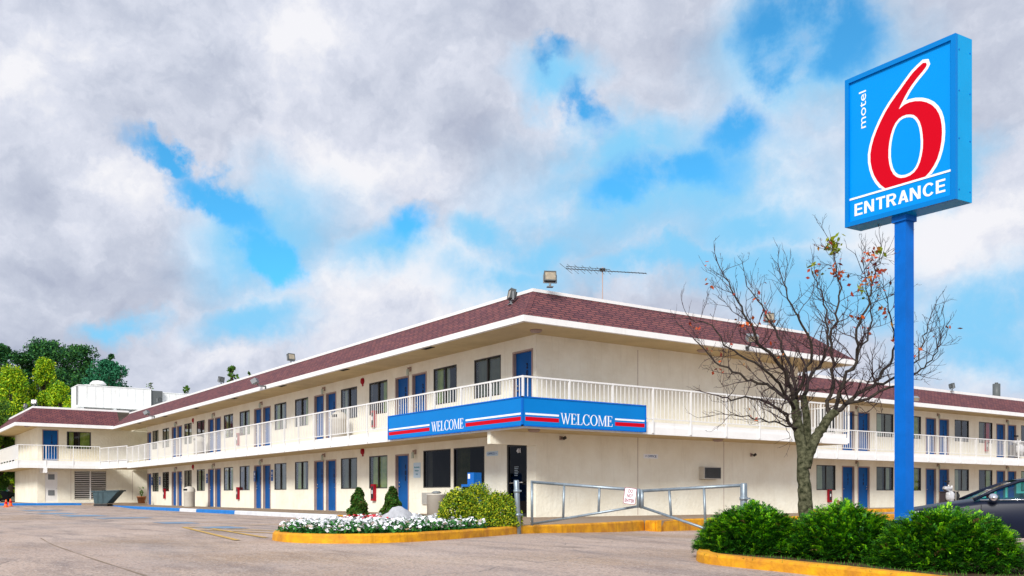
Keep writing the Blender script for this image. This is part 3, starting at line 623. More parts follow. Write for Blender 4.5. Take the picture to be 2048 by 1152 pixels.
sf = MB(); sf.box(-46.8, 1.40, -1.40, .04, EB+.03, EB+.06); sf.box(-.04, 1.40, .041, 12.65, EB+.03, EB+.06); sf.box(-8, -.041, 11.5, 12.65, EB+.03, EB+.06)
for x in [2.2-k*6.1 for k in range(1, 8)]: sf.box(x-.28, x+.28, -1.39, -1.19, EB+.016, EB+.0305, 1)
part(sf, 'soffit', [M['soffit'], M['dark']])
# doors, windows
wst = [8, 2, 0, 2, 1, 4, 0, 6, 5, 3, 0, 2]; wsu = [2, 0, 1, 5, 1, 0, 4, 7, 1, 0, 3, 2, 6]
for i, d in enumerate(doorsG): door(MBK, Vector((d, 0, 0))-off, 0, fnum(101, i), hside=-1 if i % 2 == 0 else 1)
for i, d in enumerate(doorsU): door(MBK, Vector((d, 0, BF))-off, 0, fnum(201, i), hside=-1)
for i, w in enumerate(winsL): window(MBK, Vector((w, 0, WZ0))-off, 0, 1.47, WZ1-WZ0, wst[i % 12])
for i, w in enumerate(winsU): window(MBK, Vector((w, 0, BF+.9))-off, 0, 1.47, 1.2, wsu[i % 13])
window(MBK, Vector((-5.555, 0, .88))-off, 0, 1.79, 1.26, 5, True); window(MBK, Vector((-3.565, 0, .88))-off, 0, 1.81, 1.26, 7, True)
gd = MB(); gd.box(-.51, .51, .02, .07, 0, .10); gd.box(-.51, .51, .02, .07, 2.05, 2.12); gd.box(-.51, -.44, .02, .07, .1, 2.05); gd.box(.44, .51, .02, .07, .1, 2.05)
g_ = gd.build('glass_door', M['black'], MBK, Vector((-.95, 0, 0))-off)
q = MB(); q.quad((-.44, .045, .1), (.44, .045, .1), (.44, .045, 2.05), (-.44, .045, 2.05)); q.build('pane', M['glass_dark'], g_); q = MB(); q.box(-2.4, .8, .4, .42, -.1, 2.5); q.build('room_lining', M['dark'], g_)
q = MB(); q.tube([(-.30, -.03, .98), (.34, -.03, 1.0)], .016, 8); q.tube([(-.25, -.03, .98), (-.25, .04, .98)], .012, 6); q.tube([(.3, -.03, 1), (.3, .04, 1)], .012, 6); q.build('handle', M['steel'], g_)
text('number', '401', .20, .14, M['sign_white'], g_, (.05, .035, 1.86), 0, .03)
q = MB()
for k in range(6): q.box(-.16, .0+.02*(k % 3), .036, .0385, 1.2+k*.05, 1.212+k*.05)
for k in range(0): q.box(-.06+random.uniform(-.1, .1), .05+random.uniform(-.05, .1), .036, .0385, 1.05+k*.06, 1.08+k*.06)
q.build('opening_hours_lettering', M['sign_pale'], g_)
# louvre over the office window corner
lv = MB()
for k in range(5): lv.box(-2.5, -2.02, -.012-.004*k % .01, -.002, 2.2+k*.035, 2.216+k*.035)
part(lv, 'wall_vent', M['frame_tan'])

# ================================================================== far left wing
WX = -48.37; LZ = .25
WL = thing('motel_wing', 'short two storey motel wing at the far left end with shuttered utility room', 'motel building', (WX-5, -1, 0)); offL = Vector((WX-5, -1, 0))
yc = -5.96
hs = [(-5.62, -4.72, BF+.26, BF+.26+DH), (-4.15, -2.62, 3.84, 5.0), (-5.49, -4.73, .2, 2.22), (-3.66, -1.62, .35, 2.30)]
w = MB(); wallp(w, (WX, 0, 0), (0, 1, 0), yc, 7, -.3, 5.3, hs)
w.quad((WX, yc, -.3), (WX, yc, 5.3), (-59.5, yc, 5.3), (-59.5, yc, -.3)); w.box(WX+.001, WX+.006, -3.9, -3.885, .3, 5.1, 1); w.box(WX+.001, WX+.006, .1, .12, .3, 2.4, 1)
def partL(mb, name, mats): ob = mb.build(name, mats, WL); ob.location = -offL; return ob
partL(w, 'wall', [M['stucco'], M['frame_tan']])
b_ = MB(); b_.box(WX+.001, -46.75, -5.82, -5.6, 2.12, 2.46); partL(b_, 'balcony_beam', M['white'])
lp = [(-62, -7.3), (-46.8, -7.3), (-46.8, -2.3), (-42.3, -1.6)]; lc = [(0, 1), (-1, 1), (-1, 0), (0, 1)]
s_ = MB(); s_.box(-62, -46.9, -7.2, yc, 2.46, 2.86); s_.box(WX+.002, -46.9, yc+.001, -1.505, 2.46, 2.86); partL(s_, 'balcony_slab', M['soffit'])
f_ = MB(); band(f_, lp, 2.43, 2.66, .1, lc); band(f_, [(x+dx*.03, y+dy*.03) for (x, y), (dx, dy) in zip(lp, lc)], 2.66, 2.93, .07, lc); partL(f_, 'balcony_edge_board', M['white'])
for a, b in (((-46.82, -7.32), (-62, -7.32)), ((-46.82, -7.32), (-46.82, -2.35)), ((-46.82, -2.35), (-42.17, -1.62))):
    r = railing(WL, a, b, 2.93 if a[1] < -3 else 2.85, 3.96 if a[1] < -3 else 3.85, 2.5); r.location = Vector(r.location)-offL
lr = [(-62, -7.46), (-46.87, -7.46), (-46.87, -1.0)]; lrc = [(0, 1), (-1, 1), (-1, 0)]
q = MB(); roofband(q, lr, 5.40, 6.52, 1.2, lrc); partL(q, 'roof', M['shingle'])
q = MB(); band(q, [(x-dx*.03, y-dy*.03) for (x, y), (dx, dy) in zip(lr, lrc)], 5.18, 5.40, .12, lrc); partL(q, 'eave_board', M['white'])
q = MB(); l2 = [(x+dx*1.15, y+dy*1.15) for (x, y), (dx, dy) in zip(lr, lrc)]; l2[-1] = (l2[-1][0], -.2); band(q, l2, 6.47, 6.60, .35, lrc); q.quad((-62, -6.1, 6.5), (-48.2, -6.1, 6.5), (-48.2, 8, 6.5), (-62, 8, 6.5)); partL(q, 'parapet_cap', M['white'])
q = MB(); q.box(-62, -46.95, -7.4, 0, 5.22, 5.25); partL(q, 'soffit', M['soffit'])
door(WL, Vector((WX, -5.17, BF+.26))-offL, HP, '218', 1)
window(WL, Vector((WX, -3.385, 3.84))-offL, HP, 1.53, 1.16, 4)
q = MB(); q.box(-.38, .38, .03, .08, 0, 2.02); ud = q.build('utility_door', M['white'], WL, Vector((WX, -5.11, .2))-offL, HP)
for z in (.42, 1.5):
    q = MB()
    q.box(-.2, .2, .012, .029, z, z+.36)
    for k in range(8): q.box(-.19, .19, .002, .012, z+.02+k*.043, z+.035+k*.043)
    q.build('grille', M['grey'], ud)
q = MB(); q.tube([(.32, .03, .9), (.32, -.03, .9)], .02, 8); q.build('handle', M['steel'], ud)
q = MB()
for k in range(2):
    y0 = -3.66+k*1.04
    q.box(-.48+k*1.04-.5, .48+k*1.04-.5, .13, .14, 0, 1.95, 1)
    for j in range(15):
        m_ = Matrix.Translation((k*1.04-.5, .05, .07+j*.13)) @ Matrix.Rotation(-.6, 4, 'X'); q.box(-.47, .47, -.045, .045, -.006, .006, 0, m_)
q.box(-.03, .05, -.01, .1, 0, 1.95, 0); q.build('louvred_shutter', [M['white'], M['dark']], WL, Vector((WX, -2.66, .35))-offL, HP)

# ================================================================== right wing
RX = -7.0
WR = thing('motel_wing', 'long two storey motel wing running back at the right behind the sign pole', 'motel building', (RX-5, 36, 0)); offR = Vector((RX-5, 36, 0))
def partR(mb, name, mats): ob = mb.build(name, mats, WR); ob.location = -offR; return ob
dR = []; wR = []
for k in range(5): dR += [24.45+k*P7, 25.73+k*P7]; wR += [27.56+k*P7, 30.10+k*P7]
dR = dR[:12]; wR = [22.70, 20.2]+wR
dU = [17.13, 18.41]+dR
# a pair before the first window too, seen through the end railing
dG = dU
R1 = 62
hs = [(d-DW/2-.05, d+DW/2+.05, 0, DH+.05) for d in dG]+[(w_-.735, w_+.735, WZ0, WZ1) for w_ in wR]+[(d-DW/2-.05, d+DW/2+.05, BF, BF+DH+.05) for d in dU]+[(w_-.735, w_+.735, BF+.9, BF+2.1) for w_ in wR]
q = MB(); wallp(q, (RX, 0, 0), (0, 1, 0), 11.5, R1, -.3, 5.25, hs); partR(q, 'wall', M['stucco'])
q = MB(); q.box(RX+.001, RX+1.50, 12.11, R1, SB+.004, BF-.02); partR(q, 'balcony_slab', M['soffit'])
q = MB(); q.box(RX+.001, RX+1.50, 12.11, R1, BF-.0195, BF-.001); partR(q, 'balcony_floor', M['walk'])
q = MB(); L2 = [(RX+1.6, 12.3), (RX+1.6, R1)]; c2 = [(-1, 0), (-1, 0)]; band(q, L2, SB-.09, SB+.18, .1, c2); band(q, [(x-.03, y) for x, y in L2], SB+.18, BF, .07, c2); partR(q, 'balcony_edge_board', M['white'])
r = railing(WR, (RX+1.62, 12.3), (RX+1.62, R1), BF, 3.70, 2.36); r.location = Vector(r.location)-offR
L3 = [(RX+1.53, 12.78), (RX+1.53, R1)]
q = MB(); roofband(q, L3, ET-.02, RTOP-.05, 1.15, c2); partR(q, 'roof', M['shingle'])
q = MB(); band(q, [(x+.03, y) for x, y in L3], EB-.06, ET-.024, .12, c2); partR(q, 'eave_board', M['white'])
q = MB(); band(q, [(x-1.1, y) for x, y in L3], RTOP-.1, RTOP+.05, .3, c2); q.quad((RX, 12.8, RTOP-.07), (RX+.2, R1, RTOP-.07), (RX-12, R1, RTOP-.07), (RX-12, 12.8, RTOP-.07)); partR(q, 'parapet_cap', M['white'])
q = MB(); q.box(RX-.04, RX+1.42, 12.66, R1, EB-.02, EB+.01); partR(q, 'soffit', M['soffit'])
for i, d in enumerate(dG): door(WR, Vector((RX, d, 0))-offR, HP, fnum(145, i), 1 if i % 2 else -1)
for i, d in enumerate(dU): door(WR, Vector((RX, d, BF))-offR, HP, fnum(245, i), 1)
sg = [3, 2, 6, 8, 3, 1, 0, 6, 2, 1]; su = [2, 2, 3, 8, 5, 9, 1, 0, 5, 2]
for i, w_ in enumerate(wR): window(WR, Vector((RX, w_, WZ0))-offR, HP, 1.47, WZ1-WZ0, sg[i % 10]); window(WR, Vector((RX, w_, BF+.9))-offR, HP, 1.47, 1.2, su[i % 10])

# ================================================================== signs on the building
SERIF = {
 'W': [[(0, 1), (.12, 1), (.36, 0), (.28, 0)], [(.28, 0), (.36, 0), (.60, .92), (.56, 1)], [(.44, 1), (.56, 1), (.80, 0), (.72, 0)], [(.72, 0), (.80, 0), (1.06, 1), (1.0, 1)], [(-.06, .97), (.20, .97), (.20, 1), (-.06, 1)], [(.38, .97), (.62, .97), (.62, 1), (.38, 1)], [(.92, .97), (1.12, .97), (1.12, 1), (.92, 1)]],
 'E': [[(.08, 0), (.22, 0), (.22, 1), (.08, 1)], [(0, 0), (.62, 0), (.62, .04), (0, .04)], [(0, .96), (.60, .96), (.60, 1), (0, 1)], [(.2, .50), (.46, .50), (.46, .545), (.2, .545)], [(.58, 0), (.62, 0), (.67, .22), (.63, .22)], [(.56, 1), (.60, 1), (.62, .80), (.58, .80)], [(.43, .40), (.47, .40), (.47, .65), (.43, .65)]],
 'L': [[(.08, 0), (.22, 0), (.22, 1), (.08, 1)], [(0, 0), (.60, 0), (.60, .04), (0, .04)], [(0, .96), (.30, .96), (.30, 1), (0, 1)], [(.56, 0), (.60, 0), (.66, .24), (.62, .24)]],
 'M': [[(.08, 0), (.13, 0), (.13, 1), (.08, 1)], [(.08, 1), (.22, 1), (.56, .05), (.50, 0)], [(.50, 0), (.56, .05), (.90, 1), (.85, 1)], [(.84, 0), (.98, 0), (.98, 1), (.84, 1)], [(0, 0), (.22, 0), (.22, .04), (0, .04)], [(.76, 0), (1.06, 0), (1.06, .04), (.76, .04)], [(0, .96), (.2, .96), (.2, 1), (0, 1)], [(.88, .96), (1.06, .96), (1.06, 1), (.88, 1)]]}
def ring(cx, w, a0=0, a1=360, n=30, th=.15, tv=.045):
    o = []
    for k in range(n):
        t0 = R_(a0+(a1-a0)*k/n); t1 = R_(a0+(a1-a0)*(k+1)/n)
        f = lambda t, s: (cx+(w/2-s*th)*math.cos(t), .5+(.52-s*tv)*math.sin(t))
        o.append([f(t0, 0), f(t1, 0), f(t1, 1), f(t0, 1)])
    return o
SERIF['O'] = ring(.46, .90); SERIF['C'] = ring(.46, .90, 42, 318)+[[(.76, .68), (.80, .68), (.80, .98), (.76, .98)], [(.77, .05), (.81, .10), (.80, .30), (.76, .30)]]
ADV = {'W': 1.16, 'E': .74, 'L': .70, 'O': 1.0, 'C': .90, 'M': 1.14}
def bx2(a, b, c, d): return [(a, c), (b, c), (b, d), (a, d)]
def arc(cx, cy, rx, ry, tx, ty, a0, a1, n=18):
    f = lambda t, k: (cx+(rx-k*tx)*math.cos(t), cy+(ry-k*ty)*math.sin(t)); T = [R_(a0+(a1-a0)*k/n) for k in range(n+1)]
    return [[f(T[k], 0), f(T[k+1], 0), f(T[k+1], 1), f(T[k], 1)] for k in range(n)]
SANS = {'E': [bx2(0, .18, 0, 1), bx2(.18, .62, 0, .16), bx2(.18, .58, .43, .58), bx2(.18, .62, .84, 1)], 'N': [bx2(0, .18, 0, 1), bx2(.56, .74, 0, 1), [(.02, 1), (.20, 1), (.72, 0), (.54, 0)]],
 'T': [bx2(0, .68, .84, 1), bx2(.25, .43, 0, .84)], 'R': [bx2(0, .18, 0, 1), bx2(.18, .40, .84, 1), bx2(.18, .40, .41, .56), [(.32, .42), (.50, .42), (.72, 0), (.51, 0)]]+arc(.40, .705, .29, .295, .17, .155, -90, 90),
 'A': [[(0, 0), (.19, 0), (.46, 1), (.28, 1)], [(.55, 0), (.74, 0), (.46, 1), (.28, 1)], bx2(.14, .60, .22, .36)], 'C': arc(.40, .5, .40, .515, .18, .155, 38, 322, 30)}
SADV = {'E': .76, 'N': .90, 'T': .78, 'R': .84, 'A': .84, 'C': .88}
def serif(txt, w, h, m, parent, loc, rz, name='lettering', SERIF=SERIF, ADV=ADV):
    tot = sum(ADV[c] for c in txt); sx = w/tot; mb = MB(); x = 0; j = 0
    for c in txt:
        for k, pl in enumerate(SERIF[c]):
            dd = .004+.0006*(k % 9 if len(SERIF[c]) < 12 else 0); pp = [((x+p[0])*sx-w/2, p[1]*h) for p in pl]
            mb.prism(pp, lambda p: (p[0], 0, p[1]), lambda p, dd=dd: (p[0], -dd, p[1]))
        x += ADV[c]
    return mb.build(name, m, parent, loc, rz)
# corner welcome sign: two faces of one blue fascia box
ws = thing('welcome_sign', 'blue WELCOME fascia sign wrapping the balcony corner above the office', 'sign', (1.6, -1.6, 2.4))
q = MB(); zt, zb = 3.19-2.4, 2.42-2.4
q.box(-7.36, .10, -.10, -.035, zb, zt); q.box(.035, .10, -.0345, 4.25, zb, zt); q.build('sign_box', M['sign_blue'], ws)
q = MB()
def trim(x0, x1, rz):
    m_ = Matrix.Rotation(rz, 4, 'Z')
    for a in ((x0, x1, zb, zb+.035), (x0, x1, zt-.035, zt), (x0, x0+.03, zb, zt), (x1-.03, x1, zb, zt)): q.box(a[0], a[1], -.115, -.101, a[2], a[3], 0, m_)
trim(-7.36, .10, 0); q.box(.101, .115, -.115, 4.25, zb, zb+.035); q.box(.101, .115, -.115, 4.25, zt-.035, zt); q.box(.101, .115, -.115, -.06, zb, zt); q.box(.101, .115, 4.22, 4.25, zb, zt); q.build('sign_trim', M['pole_blue'], ws)
for a in ((-7.3, -4.68, -.104, -.1005), (-2.64, .04, -.104, -.1005), (.1005, .104, .0, 1.10), (.1005, .104, 3.08, 4.19)):
    q = MB(); q.box(*a, .315, .365); q.build('white_stripe', M['sign_white'], ws); q = MB(); q.box(*a, .16, .265); q.build('red_stripe', M['sign_red'], ws)
serif('WELCOME', 1.81, .29, M['sign_white'], ws, (-3.64, -.1005, .125), 0); serif('WELCOME', 1.83, .29, M['sign_white'], ws, (.1005, 2.09, .125), HP)
def plate(name, label, loc, rz, w, h, m, lines, tm, cat='sign', rim=None, round_=0, bold=.02, d=.012):
    t = thing(name, label, cat, loc, rz)
    q = MB()
    if round_:
        pl = []
        for cx, cz, a0 in ((w/2-round_, round_, -90), (w/2-round_, h-round_, 0), (-w/2+round_, h-round_, 90), (-w/2+round_, round_, 180)):
            for k in range(5): a = R_(a0+k*22.5); pl.append((cx+round_*math.cos(a), cz+round_*math.sin(a)))
        q.prism(pl, lambda p: (p[0], 0, p[1]), lambda p: (p[0], -d, p[1]))
        if rim:
            q.build('sign_rim', M[rim], t); q = MB(); s = .965; s2 = .975; q.prism([(x*.94, (z-h/2)*.955+h/2) for x, z in pl], lambda p: (p[0], -d+.002, p[1]), lambda p: (p[0], -d-.002, p[1])); d += .002
    else: q.box(-w/2, w/2, -d, 0, 0, h)
    q.build('sign_panel', M[m], t)
    for s_, z, tw, th in lines: text('lettering', s_, tw, th, M[tm], t, (0, -d-.0003, z), 0, bold, .002)
    return t
plate('office_sign', 'small pale OFFICE sign with arrow left of the glass door', (-2.22, -.002, 1.82), 0, .62, .14, 'sign_pale', [('OFFICE >', .035, .5, .07)], 'text_blue', round_=.03)
plate('office_sign', 'small white OFFICE sign with arrow on the blank right wall', (.002, 4.44, 1.77), HP, .60, .14, 'sign_white', [('< OFFICE', .035, .48, .07)], 'text_blue')
plate('parking_sign', 'pale notice sign between blue door 101 and the big dark windows', (-6.88, -.002, 1.23), 0, .48, .52, 'sign_pale', [('Registration', .32, .38, .075), ('Parking', .20, .27, .075), ('Only', .09, .16, .06)], 'text_teal', round_=.03)

# ================================================================== pole sign
SA = math.atan2(-.0787, .9976)
PS = thing('pole_sign', 'tall blue ENTRANCE pole sign with a big red number 6', 'sign', (12.84, -2.33, gz(12.84, -2.33)), SA)
gpz = gz(12.84, -2.33)
SW, SH, ST = 1.98, 2.42, .36; sx0 = -SW/2+.03; sz = 4.95-gpz; yf = -.18
q = MB(); q.box(sx0, sx0+SW, yf+.02, yf+ST, sz, sz+SH); q.build('cabinet', M['sign_side'], PS)
q = MB(); t = .075
for a in ((0, SW, 0, t), (0, SW, SH-t, SH), (0, t, t, SH-t), (SW-t, SW, t, SH-t)): q.box(sx0+a[0], sx0+a[1], yf-.035, yf+.019, sz+a[2], sz+a[3])
q.build('cabinet_trim', M['sign_blue'], PS)
q = MB()
for z in (.15, .9, 1.6, 2.2):
    for y in (.05, .31): q.tube([(sx0+SW, yf+y, sz+z), (sx0+SW+.006, yf+y, sz+z)], .012, 8)
q.build('rivets', M['pole_blue'], PS)
q = MB(); q.box(sx0+t, sx0+SW-t, yf, yf+.018, sz+t, sz+SH-t); q.build('sign_face', M['sign_face'], PS)
RED = [(1.477, 2.177), (1.423, 2.191), (1.347, 2.156), (1.249, 2.104), (1.138, 2.013), (1.045, 1.929), (0.944, 1.845), (0.849, 1.759), (0.759, 1.661), (0.676, 1.548), (0.606, 1.436), (0.546, 1.32), (0.503, 1.199), (0.478, 1.081), (0.481, 0.961), (0.506, 0.842), (0.548, 0.728), (0.607, 0.625), (0.679, 0.535), (0.768, 0.455), (1.119, 0.455), (1.455, 0.455), (1.54, 0.517), (1.611, 0.593), (1.667, 0.683), (1.708, 0.796), (1.733, 0.912), (1.743, 1.033), (1.738, 1.145), (1.721, 1.247), (1.691, 1.339), (1.643, 1.426), (1.575, 1.508), (1.488, 1.575), (1.394, 1.625), (1.289, 1.659), (1.191, 1.673), (1.103, 1.667), (1.0, 1.624), (1.03, 1.673), (1.07, 1.732), (1.117, 1.798), (1.176, 1.87), (1.242, 1.934), (1.323, 2.001), (1.41, 2.062), (1.467, 2.107), (1.49, 2.139)]
HOLE = [(1.207, 1.485), (1.141, 1.502), (1.069, 1.502), (1.002, 1.482), (0.942, 1.436), (0.894, 1.366), (0.857, 1.275), (0.829, 1.166), (0.815, 1.054), (0.814, 0.938), (0.828, 0.832), (0.858, 0.729), (0.905, 0.645), (0.964, 0.587), (1.037, 0.552), (1.119, 0.54), (1.201, 0.548), (1.275, 0.578), (1.333, 0.631), (1.375, 0.704), (1.404, 0.795), (1.424, 0.901), (1.428, 1.012), (1.419, 1.127), (1.401, 1.231), (1.37, 1.325), (1.325, 1.4), (1.271, 1.454)]
def offs(P, d):
    P = [Vector(p) for p in P]; n = len(P); ar = sum(P[i].x*P[(i+1) % n].y-P[(i+1) % n].x*P[i].y for i in range(n)); sg = 1 if ar > 0 else -1; o = []
    for i in range(n):
        e1 = (P[i]-P[i-1]).normalized(); e2 = (P[(i+1) % n]-P[i]).normalized(); nn = Vector((e1.y+e2.y, -e1.x-e2.x))*sg; nn.normalize()
        k = 1/max(.6, math.sqrt(max(.01, (1+e1.dot(e2))/2))); o.append(P[i]+nn*d*k)
    return o
def holed(mb, outer, inner, y0, y1):
    O = [Vector((p[0], p[1], 0)) for p in outer]; I = [Vector((p[0], p[1], 0)) for p in inner]; A = O+I
    tr = tessellate_polygon([O, I]); V = [(p.x+sx0, y1, p.y+sz) for p in A]; mb.add(V, [tuple(t) for t in tr])
    for L in (outer, inner):
        n = len(L); V = [(p[0]+sx0, y0, p[1]+sz) for p in L]+[(p[0]+sx0, y1, p[1]+sz) for p in L]; mb.add(V, [(i, (i+1) % n, n+(i+1) % n, n+i) for i in range(n)])
q = MB()
def ringstrip(inn, outr, y1):
    n = len(inn); V = [(p[0]+sx0, y1, p[1]+sz) for p in inn]+[(p[0]+sx0, y1, p[1]+sz) for p in outr]+[(p[0]+sx0, yf, p[1]+sz) for p in outr]
    q.add(V, [(i, (i+1) % n, n+(i+1) % n, n+i) for i in range(n)]+[(n+i, n+(i+1) % n, 2*n+(i+1) % n, 2*n+i) for i in range(n)])
notch = min(range(len(RED)), key=lambda i: abs(RED[i][0]-1.0)+abs(RED[i][1]-1.624))
RED2 = [p for i, p in enumerate(RED)]; wo = []
for i, (x, y) in enumerate(offs(RED2, .050)):
    if i == notch: x, y = RED2[i][0]+.062, RED2[i][1]+.078
    if i in (notch-1,): x, y = RED2[i][0]-.0+.01, RED2[i][1]+.055
    if i in (notch+1,): x, y = RED2[i][0]+.058, RED2[i][1]+.005+.04
    wo.append((x, max(y, .445)))
ringstrip(offs(RED, -.012), wo, yf-.004)
q.build('numeral_outline', M['sign_white'], PS); q = MB(); ringstrip(offs(HOLE, .012), offs(HOLE, -.042), yf-.004); q.build('numeral_inner_outline', M['sign_white'], PS)
q = MB(); holed(q, RED, HOLE, yf-.003, yf-.008); q.build('numeral', M['sign_red'], PS)
q = MB(); q.box(sx0+t, sx0+SW-t, yf-.0085, yf, sz+.428, sz+.460); q.build('rule_line', M['sign_white'], PS)
serif('ENTRANCE', 1.66, .195, M['sign_white'], PS, (.04, yf-.001, sz+.155), 0, 'entrance_lettering', SANS, SADV)
tx = text('motel_lettering', 'motel', .60, .135, M['sign_white'], PS, (sx0+.36, yf-.001, sz+1.84), 0, 0, .002); tx.rotation_euler = (0, -HP, 0)
tx.location = (sx0+.39, yf-.001, sz+1.84)
q = MB(); q.box(-.10, .10, -.10, .10, -.3, sz+.02); q.box(-.13, .13, -.13, .13, sz-.06, sz+.05); q.build('pole', M['pole_blue'], PS)

shr = Matrix.Identity(4); shr[2][0] = -math.tan(R_(1.9)); shr[2][3] = math.tan(R_(1.9))*(sx0+SW)   # the cabinet has sagged a little on its pole
for ch in PS.children:
    if ch.name.split('.')[0] != 'pole': ch.data.transform(ch.matrix_basis); ch.matrix_basis = Matrix.Identity(4); ch.data.transform(shr)

# ================================================================== gates
def post_(name, label, x, y, top, r):
    g0 = gz(x, y); t = thing(name, label, 'gate post', (x, y, g0)); q = MB()
    q.tube([(0, 0, -.1), (0, 0, top-g0-.02), (0, 0, top-g0)], [r, r, r*.8], 16); q.build('post_tube', M['galv'], t)
    for z in (.38, .86): q = MB(); q.box(-.02, .14, -.02, .02, z-.015, z+.015); q.tube([(0, 0, z-.03), (0, 0, z+.03)], r+.012, 14); q.build('hinge', M['galv'], t)
    return t
lpP = Vector((5.81, -4.63, 0)); rpP = Vector((9.95, -2.72, 0)); 
post_('gate_post', 'leaning grey steel gate post at the yellow kerb left of the entrance gate', 5.98, -4.86, .93, .055).rotation_euler = (0, R_(-4), HP*.0)
post_('gate_post', 'straight grey steel gate post behind the junipers right of the entrance gate', 9.95, -2.72, .84, .062)
def onray(u, v, d): return CAM+ray(u, v)*d
def gate(label, hinge_u, dh, meet_u, dm, tops, bots, verts, flip):
    """tops/bots: sight line heights at hinge and meeting stile; members placed between the two ends at their own distances"""
    def at(u, v):
        f = (u-hinge_u)/(meet_u-hinge_u); return onray(u, v, dh+(dm-dh)*f)
    a = at(hinge_u, tops[0]); t = thing('swing_gate', label, 'gate', (a.x, a.y, gz(a.x, a.y)), 0, 'entrance swing gates'); o = Vector(t.location)
    TL, TR, BL, BR = at(hinge_u, tops[0]), at(meet_u, tops[1]), at(hinge_u, bots[0]), at(meet_u, bots[1])
    q = MB(); q.tube([TL-o, TR-o], .030, 10); q.build('top_rail', M['galv'], t)
    q = MB(); q.tube([BL-o, BR-o], .025, 10); q.build('diagonal_rail', M['galv'], t)
    for nm, A, B, r in [('hinge_stile', TL, BL, .028), ('meeting_stile', TR, BR, .034)]:
        q = MB(); q.tube([A-o+Vector((0, 0, .03)), B-o-Vector((0, 0, .03))], r, 10); q.build(nm, M['galv'], t)
    for ua, ub in verts:
        fa = (ua-hinge_u)/(meet_u-hinge_u); fb_ = (ub-hinge_u)/(meet_u-hinge_u); q = MB(); q.tube([TL.lerp(TR, fa)-o, BL.lerp(BR, fb_)-o], .024, 10); q.build('bar', M['galv'], t)
    return t
gate('left leaf of the grey pipe swing gate, with the DO NOT ENTER sign', 1064, 19.0, 1277, 17.9, (964, 980.5), (1048, 1012.5), ((1131, 1129), (1202, 1200)), 1)
gate('right leaf of the grey pipe swing gate, hung from the post by the junipers', 1486, 16.75, 1284, 17.85, (970.5, 982), (1083, 1014), ((1411, 1414), (1341, 1345)), 0)
p = onray(1259, 992, 17.85); dn = thing('do_not_enter_sign', 'small tilted white DO NOT ENTER sign hung on the gate', 'sign', (p.x, p.y, p.z), YAW+HP-.61+.61-1.0+.42)
dn.rotation_euler = (0, R_(7), math.atan2(RT.y, RT.x)+.05)
def rrect(w, h, r):
    pl = []
    for cx, cz, a0 in ((w/2-r, -h/2+r, -90), (w/2-r, h/2-r, 0), (-w/2+r, h/2-r, 90), (-w/2+r, -h/2+r, 180)):
        for k in range(5): a = R_(a0+k*22.5); pl.append((cx+r*math.cos(a), cz+r*math.sin(a)))
    return pl
q = MB(); q.prism(rrect(.235, .315, .03), lambda p: (p[0], -.05, p[1]), lambda p: (p[0], -.054, p[1])); q.build('sign_rim', M['text_maroon'], dn)
q = MB(); q.prism(rrect(.217, .297, .024), lambda p: (p[0], -.053, p[1]), lambda p: (p[0], -.056, p[1])); q.build('sign_panel', M['sign_white'], dn)
for s_, z, w_ in (('DO', .062, .085), ('NOT', -.030, .115), ('ENTER', -.122, .185)): text('lettering', s_, w_, .066, M['text_maroon'], dn, (0, -.0563, z), 0, .02, .002)

# ================================================================== fixtures on the motel
def fixture(builder, items, name, cat, group):
    first = None
    for lab, loc, rz in items:
        if first is None: first = thing(name, lab, cat, loc, rz, group); builder(first)
        else: dup(first, None, loc, rz, lab)
def b_flood(t):
    t.scale = (.95, .95, .95)
    q = MB(); m_ = Matrix.Translation((0, -.05, .30)) @ Matrix.Rotation(R_(-12), 4, 'X')
    q.box(-.17, .17, .0, .14, -.14, .14, 0, m_); q.box(-.10, .10, .14, .20, -.09, .09, 0, m_)
    q.box(-.18, .18, -.02, .0, .12, .15, 0, m_); q.box(-.18, .18, -.02, 0, -.15, -.12, 0, m_); q.box(-.18, -.155, -.02, 0, -.12, .12, 0, m_); q.box(.155, .18, -.02, 0, -.12, .12, 0, m_); q.build('lamp_head', M['lamphouse'], t)
    q = MB(); q.box(-.155, .155, -.006, -.001, -.12, .12, 0, m_); q.build('lens', M['lens'], t)
    q = MB(); q.box(-.20, -.18, -.02, .03, .12, .34); q.box(.18, .20, -.02, .03, .12, .34); q.box(-.2, .2, -.02, .03, .10, .12); q.tube([(0, 0, 0), (0, 0, .10)], .035, 10); q.box(-.09, .09, -.09, .09, -.02, .0); q.build('bracket', M['grey'], t)
RC = RTOP+.10
fl = [('floodlight with amber lens on the parapet just left of the roof corner', (-.15, -.75, 5.99), R_(-20)), ('floodlight facing out on the parapet just right of the roof corner', tuple(cr((1100-1024)/FPX*25.6, 25.6, RC-.03)), R_(62)),
      ('floodlight standing on the parapet halfway along the left roof', (-17.6, -.3, RC), R_(100)), ('floodlight on the parapet seen through the bare tree', (.35, 9.6, RC), R_(60)),
      ('floodlight on the right wing parapet right of the sign pole', (-6.5, 33.0, RC-.08), R_(150)), ('floodlight at the corner of the left wing parapet', (-48.1, -6.2, 6.62), R_(60)),
      ('floodlight on the side parapet of the left wing near the picture edge', (-51.5, -6.3, 6.62), R_(10)), ('floodlight near the trees on the left part of the main parapet', (-27.2, -.3, RC), R_(-60)), ('floodlight in front of the rooftop unit on the main parapet', (-39.5, -.3, RC), R_(-60))]
fixture(b_flood, fl, 'floodlight', 'floodlight', 'floodlights on the parapet')
